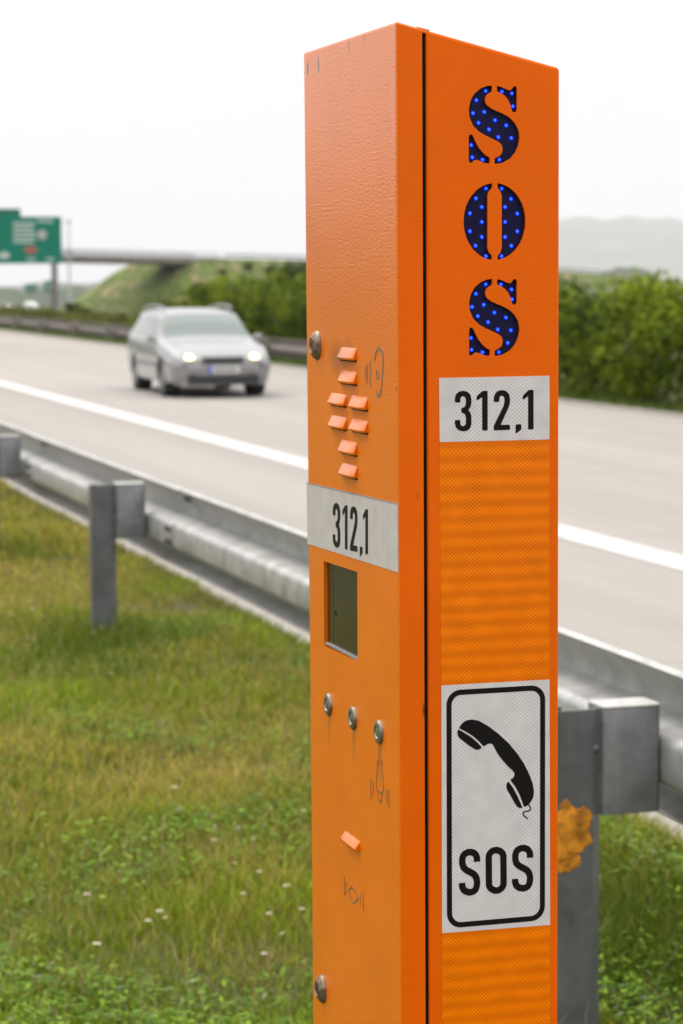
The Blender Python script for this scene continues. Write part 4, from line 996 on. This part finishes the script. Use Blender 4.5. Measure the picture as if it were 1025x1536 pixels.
def texty(mb, x0, x1, z1, z0, rows, seed):
    rg = np.random.default_rng(seed); hh = (z1-z0)/rows
    for r_ in range(rows):
        x = x0
        while x < x1-.1:
            wd = rg.uniform(.10, .20)
            mb.box(x, min(x+wd, x1), sY-.058, sY-.0505, z1-hh*(r_+.82), z1-hh*(r_+.18)); x += wd+.07
    return mb
for args in ((mk[0][0], mk[1][0], mk[0][1], mk[2][1], 5, 1), (mk[4][0]+.1, mk[5][0], mk[4][1], mk[4][1]-.42, 1, 2), (mk[8][0], mk[9][0], mk[8][1], mk[9][1], 1, 3), (mk[10][0], mk[11][0], mk[10][1], mk[11][1], 1, 4)):
    texty(MB(), *args).build('lettering', M_wh, pn)
MB().lathe((mk[6][0], sY-.05, mk[6][1]), (0, -1, 0), [(.5, 0), (.5, .008)], 6).build('route_shield', simple('shield_grey', (.42, .42, .42), .5), pn)
m = MB(); n = 20
m.prism([(mk[7][0]+.62*math.cos(2*PI*i/n), sY-.0505, mk[7][1]+.34*math.sin(2*PI*i/n)) for i in range(n)], [(mk[7][0]+.62*math.cos(2*PI*i/n), sY-.060, mk[7][1]+.34*math.sin(2*PI*i/n)) for i in range(n)]); m.build('route_badge', M_redb, pn)
ax, az = mk[12][0]-.6, (mk[12][1]+mk[13][1])/2
m = MB(); ar = [(ax, az+.16), (ax+.9, az+.16), (ax+.9, az+.42), (ax+1.6, az), (ax+.9, az-.42), (ax+.9, az-.16), (ax, az-.16)]
m.prism([(x, sY-.0505, z) for x, z in ar], [(x, sY-.058, z) for x, z in ar]); m.build('arrow', M_wh, pn)
px = D['sign_pole'][0][0]
MB().tube((px+.28, sY+.35, dip(sY)-1), (px+.28, sY+.35, s0[0][1]-.2), .30, .27, 12).build('gantry_post', M_gp, sg)
m = MB()
for zz in (s0[2][1]+.4, s0[0][1]-.6): m.tube((25.0, sY+.30, zz), (px+.3, sY+.30, zz), .14, n=8)
m.build('gantry_beam', M_gp, sg)
MB().tube((25.4, sY+.35, dip(sY)-1), (25.4, sY+.35, s0[0][1]-.2), .30, .27, 12).build('gantry_post', M_gp, sg)
for k, lb in (('mini1', 'small distant green road sign on a single post, left of the brown gantry post'), ('mini2', 'small distant green road sign directly behind the brown gantry post')):
    q = D[k]; Y = 470.0
    t = thing('road_sign', ((q[0][0]+q[1][0])/2, Y, dip(Y)), lb, 'road sign', 'small distant road signs')
    MB().box(q[0][0], q[1][0], Y-.05, Y+.05, q[2][1], q[0][1]).build('panel', M_green2, t)
    MB().box(q[0][0]+.4, q[1][0]-.4, Y-.06, Y-.051, q[2][1]+.5, q[0][1]-.5).build('sign_lettering', simple('far_letter', (.18, .35, .30), .5), t)
    MB().tube(((q[0][0]+q[1][0])/2, Y+.2, dip(Y)-.5), ((q[0][0]+q[1][0])/2, Y+.2, q[0][1]-.1), .1).build('post', M_gp, t)
lp = D['lamp_pole']; t = thing('lighting_mast', (lp[0][0], 228, dip(228)), 'slim pale mast just right of the large green sign', 'mast')
MB().tube((lp[0][0], 228, dip(228)-.5), (lp[0][0], 228, lp[0][1]), .13, .07, 10).build('pole', simple('mast_paint', (.55, .56, .58), .5), t)
MB().box(lp[0][0]-.28, lp[0][0]+.28, 227.8, 228.2, lp[0][1]-.12, lp[0][1]+.06).build('camera_head', simple('mast_head', (.40, .41, .43), .5), t)
MB().box(lp[0][0]-.22, lp[0][0]+.22, 227.6, 227.95, 3.6, 4.6).build('junction_box', simple('mast_box', (.40, .43, .48), .5), t)

# ------------------------------------------------------------------ hills and distant land
def ridge(name, D0, h0, h1, prof, depth, label, mat, n=120, base=-40, cat='hills', thing_=False):
    """prof(heading_deg)->height; a long hill with a front slope, crest and back slope"""
    v = []; f = []
    sl = [(-1.0, 0.0), (-.62, .22), (-.34, .60), (-.14, .88), (0, 1.0), (.25, .9), (.7, .4), (1.0, 0.0)]
    hs = np.linspace(h0, h1, n)
    for hd in hs:
        p = prof(hd)
        for s, k in sl:
            dd = D0+depth*s; a = R(hd)
            z = base+(p-base)*k
            z += (p-base)*.05*math.sin(hd*9+s*5)*k*(1-k)*4
            v.append((math.sin(a)*dd, math.cos(a)*dd, z))
    m = len(sl)
    for i in range(n-1):
        for j in range(m-1): f.append((i*m+j, i*m+j+1, (i+1)*m+j+1, (i+1)*m+j))
    return tag(mobj(name, v, f, mat, smooth=True), label, cat, kind='structure')
M_wood = terrain_mat('wooded_hill', [(.018, .035, .014), (.035, .06, .02), (.06, .08, .03)], .012, detail=12, bump=0)
M_fields = terrain_mat('far_fields', [(.03, .05, .02), (.09, .11, .04), (.16, .15, .08)], .003, detail=8, bump=0)
def bump_(x, c, w_): return math.exp(-((x-c)/w_)**2)
ridge('hills', 11500, 14.2, 34, lambda h: 1.75+11500/3630*(-4+96*(1/(1+math.exp(-(h-20.0)/.75)))*(1+.05*math.sin(h*2.1+.6)+.02*math.sin(h*6.3))-14*max(0, min(1.5, (h-23.3)))), 2600, 'pale blue mountain ridge on the horizon', M_fields)
ridge('hills', 1700, 20.6, 26.5, lambda h: -8+15.8*math.exp(-abs((h-23.2)/.85)**3.2)+6*bump_(h, 25.3, .7)+.35*math.sin(h*17)+.3*math.sin(h*31), 160, 'dark wooded hill behind the hedge', M_wood)
ridge('hills', 5200, 4, 17.5, lambda h: -8+5*math.sin(h*1.3+1)+2.5*math.sin(h*4.1), 900, 'low bluish hills beyond the overpass', M_wood)
ridge('hills', 1900, 7.0, 14.0, lambda h: -4.2+1.3*math.sin(h*3.3)+.9*math.sin(h*7.9+2), 250, 'low wooded ground below the overpass', M_wood)
ridge('hills', 700, -75, 2.0, lambda h: LEFT_H*(1+.05*math.sin(h*.9)+.05*math.sin(h*2.7))*min(1, (2.0-h)/4), 120, 'wooded slope to the left of the road', M_wood, n=200, base=-6)  # added out of view to cut off the sky mirrored in the post's side

# ------------------------------------------------------------------ white wildflowers
M_petal = simple('white_petal', (.72, .70, .64), .6, var=.08); M_stalk = simple('flower_stalk', (.10, .16, .03), .6); M_fyel = simple('flower_centre', (.55, .36, .05), .6)
def flower(x, y, h, s):
    t = thing('wildflower', (x, y, float(sink(x, y))), 'small white wildflower head on a thin stalk in the verge grass', 'flower', 'white wildflowers in the verge grass')
    MB().tube((0, 0, -.01), (.01, 0, h), .0014, .001, 5).build('stalk', M_stalk, t, world=False)
    m = MB()
    for k in range(9):
        a = 2*PI*k/9; c, s_ = math.cos(a), math.sin(a)
        m.add([(.01+c*s*.2-s_*s*.12, s_*s*.2+c*s*.12, h), (.01+c*s*.2+s_*s*.12, s_*s*.2-c*s*.12, h), (.01+c*s+s_*s*.22, s_*s-c*s*.22, h+.002), (.01+c*s*1.1, s_*s*1.1, h+.001), (.01+c*s-s_*s*.22, s_*s+c*s*.22, h+.002)], [(0, 1, 2, 3, 4)])
    m.build('petals', M_petal, t, world=False)
    MB().lathe((.01, 0, h), (0, 0, 1), [(s*.32, -.002), (s*.34, .002), (s*.15, .006), (.0004, .007)], 8).build('disc', M_fyel, t, smooth=True, world=False)
    return t
def copy_tree(o, loc, rz, sc):
    c = o.copy(); COL.objects.link(c); c.location = loc; c.rotation_euler = (0, 0, rz); c.scale = (sc, sc, sc)
    for ch in list(o.children):
        d_ = ch.copy(); COL.objects.link(d_); d_.parent = c
    return c
f0 = None
for (x, y) in FLOWERS:
    if f0 is None: f0 = flower(x, y, .10, .011)
    else: copy_tree(f0, (x, y, float(sink(x, y))), rng.uniform(0, 6), rng.uniform(.55, 1.05))

# ------------------------------------------------------------------ silver estate car
def glass_mat(name, col, rough=.06):
    m, nt, b = new_mat(name); b.inputs['Base Color'].default_value = (*col, 1); b.inputs['Roughness'].default_value = rough
    b.inputs['Specular IOR Level'].default_value = .8; b.inputs['Coat Weight'].default_value = .6; b.inputs['Coat Roughness'].default_value = .03
    return m
M_silver = simple('silver_car_paint', (.25, .253, .258), .3, metal=.35, var=.02, coat=.8)
M_cglass = glass_mat('car_glass', (.025, .032, .03)); M_wind = glass_mat('windshield_glass', (.085, .12, .105))
M_cdark = simple('black_plastic', (.022, .022, .024), .6)
M_tyre = simple('tyre_rubber', (.018, .018, .018), .8); M_rim = simple('alloy_rim', (.40, .40, .41), .35, metal=.7)
M_lamp = emit_mat('lit_headlamp', (1.0, .66, .34), 3.4); M_lamp_far = emit_mat('far_headlamp', (1.0, .82, .70), 38.0)
M_lens = glass_mat('lamp_glass', (.5, .5, .5))
M_plate = simple('number_plate', (.72, .72, .70), .4); M_blue = simple('plate_blue', (.02, .06, .55), .4)

def make_car(name, label, cat, loc, rz, sc, lit=True, paint=None, group=None, full=True):
    paint = paint or M_silver
    t = thing(name, loc, label, cat, group, rz); t.scale = (sc, sc, sc)
    # stations: y (front = 0 -> rear), sill half width, waist half width, belt half width, belt z, roof half width, roof z, sill z
    st_ = [(.00, .60, .66, .62, .60, .50, .62, .30), (.06, .74, .80, .74, .66, .60, .69, .24), (.20, .82, .865, .80, .71, .66, .755, .22), (.55, .87, .895, .845, .80, .70, .855, .21),
           (.95, .88, .90, .86, .865, .74, .915, .21), (1.28, .88, .905, .865, .90, .76, .955, .21), (1.45, .88, .905, .868, .915, .74, 1.03, .21), (1.75, .88, .905, .87, .925, .70, 1.235, .21), (2.10, .88, .905, .87, .93, .665, 1.405, .21),
           (2.45, .88, .905, .87, .935, .655, 1.445, .21), (3.0, .88, .905, .87, .94, .655, 1.46, .21), (3.6, .875, .90, .865, .95, .645, 1.455, .22), (4.15, .865, .89, .855, .965, .63, 1.43, .24), (4.45, .84, .875, .83, .975, .61, 1.36, .27), (4.66, .80, .84, .80, .97, .62, 1.06, .30), (4.76, .70, .76, .72, .80, .55, .84, .36)]
    S = np.array(st_); nu = 150; nv_ = 44
    yy = np.linspace(0, 4.76, nu)
    def interp(k):
        out_ = np.interp(yy, S[:, 0], S[:, k]); ker = np.array([1, 2, 3, 2, 1])/9.0
        pad = np.pad(out_, 2, mode='edge'); return np.convolve(pad, ker, 'valid')
    col = [None]+[interp(k) for k in range(1, 8)]
    V = []; tag_ = []
    for i in range(nu):
        ws, ww, wb, zb2, wr, zr, zs2 = [col[k][i] for k in range(1, 8)]
        # half section, bottom centre to top centre
        P = [(0, zs2+.0), (ws*.8, zs2), (ws, zs2+.05), (ww, zs2+.28), (ww*.997, zs2+(zb2-zs2)*.72), (wb, zb2), (wr+(wb-wr)*.06, zr-(zr-zb2)*.10), (wr*.90, zr-.012), (wr*.5, zr+.012), (0, zr+.018)]
        s = np.concatenate([[0], np.cumsum([math.hypot(P[k+1][0]-P[k][0], P[k+1][1]-P[k][1]) for k in range(len(P)-1)])])
        # vertices per interval fixed so that the belt and roof edges stay on grid rows
        cnt = [2, 2, 3, 3, 3, 8, 2, 3, 3]
        pts = []
        for k, c in enumerate(cnt):
            for q in range(c):
                u = q/c; pts.append((P[k][0]*(1-u)+P[k+1][0]*u, P[k][1]*(1-u)+P[k+1][1]*u))
        pts.append(P[-1]); V.append(pts)
    rowb = sum([2, 2, 3, 3, 3]); rowr = rowb+8
    npv = len(V[0])
    half = np.array(V)   # nu x npv x 2
    ring = []
    for i in range(nu):
        right = [(x, yy[i]-2.3, z) for x, z in half[i]]; leftp = [(-x, yy[i]-2.3, z) for x, z in half[i][-2:0:-1]]
        ring.append(right+leftp)
    nr = len(ring[0]); verts = [p for r_ in ring for p in r_]
    groups = {'body': [], 'windshield': [], 'side_window_a': [], 'side_window_b': [], 'rear_window': []}
    wheels_y = (.93, 3.64)
    for i in range(nu-1):
        ym = (yy[i]+yy[i+1])/2
        for j in range(nr):
            j2 = (j+1) % nr; fc = (i*nr+j, i*nr+j2, (i+1)*nr+j2, (i+1)*nr+j)
            jj = j if j < npv-1 else nr-1-j   # interval index on the half section
            cen = np.mean([verts[q] for q in fc], 0)
            if abs(cen[0]) > .55 and any(math.hypot(ym-wy_, cen[2]-.31) < .365 for wy_ in wheels_y) and jj < rowb: continue
            g_ = 'body'
            if full:
                if rowb <= jj < rowr+1 and 1.62 < ym < 4.25 and (ym > 1.62+.45*(jj-rowb)/8):
                    if jj >= rowb+1 and jj < rowr-1 and not (2.72 < ym < 2.82) and not (3.52 < ym < 3.64): g_ = 'side_window_a' if j < npv else 'side_window_b'
                if jj >= rowr and 1.36 < ym < 2.02: g_ = 'windshield'
                if jj >= rowr-2 and jj < rowr and 1.40 < ym < 1.95 and False: g_ = 'windshield'
                if jj >= rowr+1 and 4.36 < ym < 4.64: g_ = 'rear_window'
            groups[g_].append(fc)
    for g_, fs in groups.items():
        if not fs: continue
        used = sorted({q for f_ in fs for q in f_}); mp_ = {q: k for k, q in enumerate(used)}
        fs2 = [tuple(mp_[q] for q in f_) for f_ in fs]
        nm = 'side_window' if g_.startswith('side') else g_
        vv = [verts[q] for q in used]
        if g_ == 'body':
            cap0 = len(vv); 
            for ii, rv in ((0, False), (nu-1, True)):
                idx = [mp_[ii*nr+j] for j in range(nr)]; fs2.append(tuple(idx if rv else idx[::-1]))
        auto_smooth(mobj(nm, vv, fs2, paint if g_ == 'body' else (M_wind if g_ == 'windshield' else M_cglass), t, world=False), 40)
    MB().box(-.56, .56, -2.0, 2.1, .20, .55).build('underbody', M_cdark, t, world=False)
    for wy_ in wheels_y:
        for sx in (-1, 1):
            c = (sx*.70, wy_-2.3, .31)
            tb_ = auto_smooth(MB().lathe(c, (sx, 0, 0), [(.20, .0), (.29, -.10), (.31, -.07), (.31, .15), (.295, .175), (.205, .18), (.20, .16)], 28).build('wheel', M_tyre, t, world=False), 40)
            auto_smooth(MB().lathe((c[0]+sx*.14, c[1], c[2]), (sx, 0, 0), [(.20, 0), (.195, .03), (.16, .012), (.06, .03), (.01, .034)], 20).build('rim', M_rim, tb_, world=False), 30)
    if not full:
        for sx in (-1, 1): MB().lathe((sx*.60, -2.25, .63), (0, -1, 0), [(.12, -.1), (.12, .02), (.02, .05)], 12).build('headlight', M_lamp_far if lit and sx < 0 else M_lens, t, world=False)
        return t
    # front end
    for sx in (-1, 1):
        hl = MB(); hl.hexa([(sx*.36, -2.255, .565), (sx*.735, -2.12, .585), (sx*.70, -1.96, .60), (sx*.36, -2.10, .58), (sx*.40, -2.235, .70), (sx*.765, -2.05, .735), (sx*.70, -1.93, .74), (sx*.40, -2.08, .70)])
        h_ = bevel(hl.build('headlight', M_lens, t, world=False), .015)
        MB().lathe((sx*.555, -2.215, .645), (0, -1, 0), [(.082, -.1), (.082, .03), (.05, .05), (.005, .054)], 16).build('lamp', M_lamp, h_, smooth=True, world=False)
        mi = MB(); mi.rings([[(sx*(.86), -.76+dy*.5, .93+dz*.6) for dy, dz in ((-.05, -.05), (.07, -.05), (.07, .05), (-.05, .05))], [(sx*.90, -.78+dy, .965+dz) for dy, dz in ((-.05, -.06), (.08, -.06), (.08, .07), (-.05, .06))], [(sx*1.02, -.76+dy, .97+dz) for dy, dz in ((-.045, -.06), (.07, -.06), (.07, .065), (-.045, .055))]])
        auto_smooth(bevel(mi.build('mirror', paint, t, world=False), .015, 2), 40)
        rr = MB(); pts = [(sx*.60, y_, z_) for y_, z_ in ((-.15, 1.452), (.0, 1.505), (.5, 1.52), (1.3, 1.505), (1.75, 1.47), (1.88, 1.42))]
        for a_, b_ in zip(pts[:-1], pts[1:]): rr.tube(a_, b_, .02, n=8)
        rr.build('roof_rail', M_silver, t, smooth=True, world=False)
        MB().box(sx*.44-.09, sx*.44+.09, -2.318, -2.25, .30, .40).build('fog_lamp', M_cdark, t, world=False)
    gr = MB(); gr.hexa([(-.33, -2.345, .59), (.33, -2.345, .59), (.28, -2.25, .60), (-.28, -2.25, .60), (-.38, -2.325, .69), (.38, -2.325, .69), (.32, -2.22, .675), (-.32, -2.22, .675)])
    bevel(gr.build('grille', M_cdark, t, world=False), .012)
    bu = MB(); 
    prof_ = [(-.80, -1.98), (-.77, -2.16), (-.66, -2.28), (-.40, -2.345), (0, -2.365), (.40, -2.345), (.66, -2.28), (.77, -2.16), (.80, -1.98)]
    bu.rings([[(x, y_, .40), (x, y_-.012, .44), (x, y_-.012, .54), (x*.985, y_+.03, .575), (x*.93, y_+.14, .575), (x*.93, y_+.14, .40)] for x, y_ in prof_])
    auto_smooth(bu.build('bumper', paint, t, world=False), 50)
    lo_ = MB(); lo_.rings([[(x*.985, y_+.012, .22), (x*.985, y_+.008, .398), (x*.9, y_+.16, .398), (x*.9, y_+.16, .22)] for x, y_ in prof_])
    auto_smooth(lo_.build('lower_bumper', paint, t, world=False), 50)
    MB().box(-.60, .60, -2.374, -2.20, .235, .375).build('air_intake', M_cdark, t, world=False)
    pt_ = MB().box(-.26, .26, -2.392, -2.378, .425, .535).build('number_plate', M_plate, t, world=False)
    MB().box(-.26, -.205, -2.395, -2.3925, .425, .535).build('plate_band', M_blue, pt_, world=False)
    m = MB()
    for k in range(7): m.box(-.17+k*.058, -.17+k*.058+.036, -2.3945, -2.3925, .445, .515)
    m.build('plate_text', M_cdark, pt_, world=False)
    for sx in (-1, 1):
        MB().box(sx*.905-.008, sx*.905+.008, -1.0, 1.0, .50, .56).build('side_moulding', simple('side_trim', (.16, .16, .165), .6), t, world=False)
        for yh in (.05, 1.0): MB().box(sx*.893-.014, sx*.893+.014, yh, yh+.17, .80, .835).build('door_handle', paint, t, world=False)
    for zz in (1.06,): 
        MB().lathe((0, -.42, 1.25), (0, -.3, 1), [(.05, 0), (.03, .05)], 8).build('interior_mirror', M_cdark, t, world=False)
    return t
CSC = .88
make_car('estate_car', 'silver estate car with lit headlamps and roof rails, driving towards us on the carriageway', 'car', CAR_LOC, CAR_RZ, CSC)
make_car('distant_car', 'pale car far away below the small green signs, half hidden by scrub', 'car', (77.9, 480, dip(480)+.05), 0.1, 1.0, lit=False, full=False, paint=simple('white_paint', (.75, .75, .75), .4))
make_car('distant_car', 'dark car far away at the left edge, showing one bright headlamp above the scrub', 'car', (73.5, 482, dip(482)-.03), 0.1, 1.0, lit=True, full=False, paint=simple('grey_green_paint', (.10, .11, .10), .4))

# ------------------------------------------------------------------ hazy air
if HAZE > 0:
    m = bpy.data.materials.new('haze'); m.use_nodes = True; nt = m.node_tree; nt.nodes.clear()
    o_ = N(nt, 'ShaderNodeOutputMaterial'); vol = N(nt, 'ShaderNodeVolumePrincipled')
    vol.inputs['Color'].default_value = (.895, .918, 1.0, 1); vol.inputs['Density'].default_value = HAZE; vol.inputs['Anisotropy'].default_value = .0
    L(nt, vol.outputs[0], o_.inputs['Volume'])
    hz = MB().box(-9500, 11500, -400, 14600, -45, 360).build('haze', m); tag(hz, 'thin pale summer haze filling the distance', 'haze', kind='stuff')
bpy.context.view_layer.update()
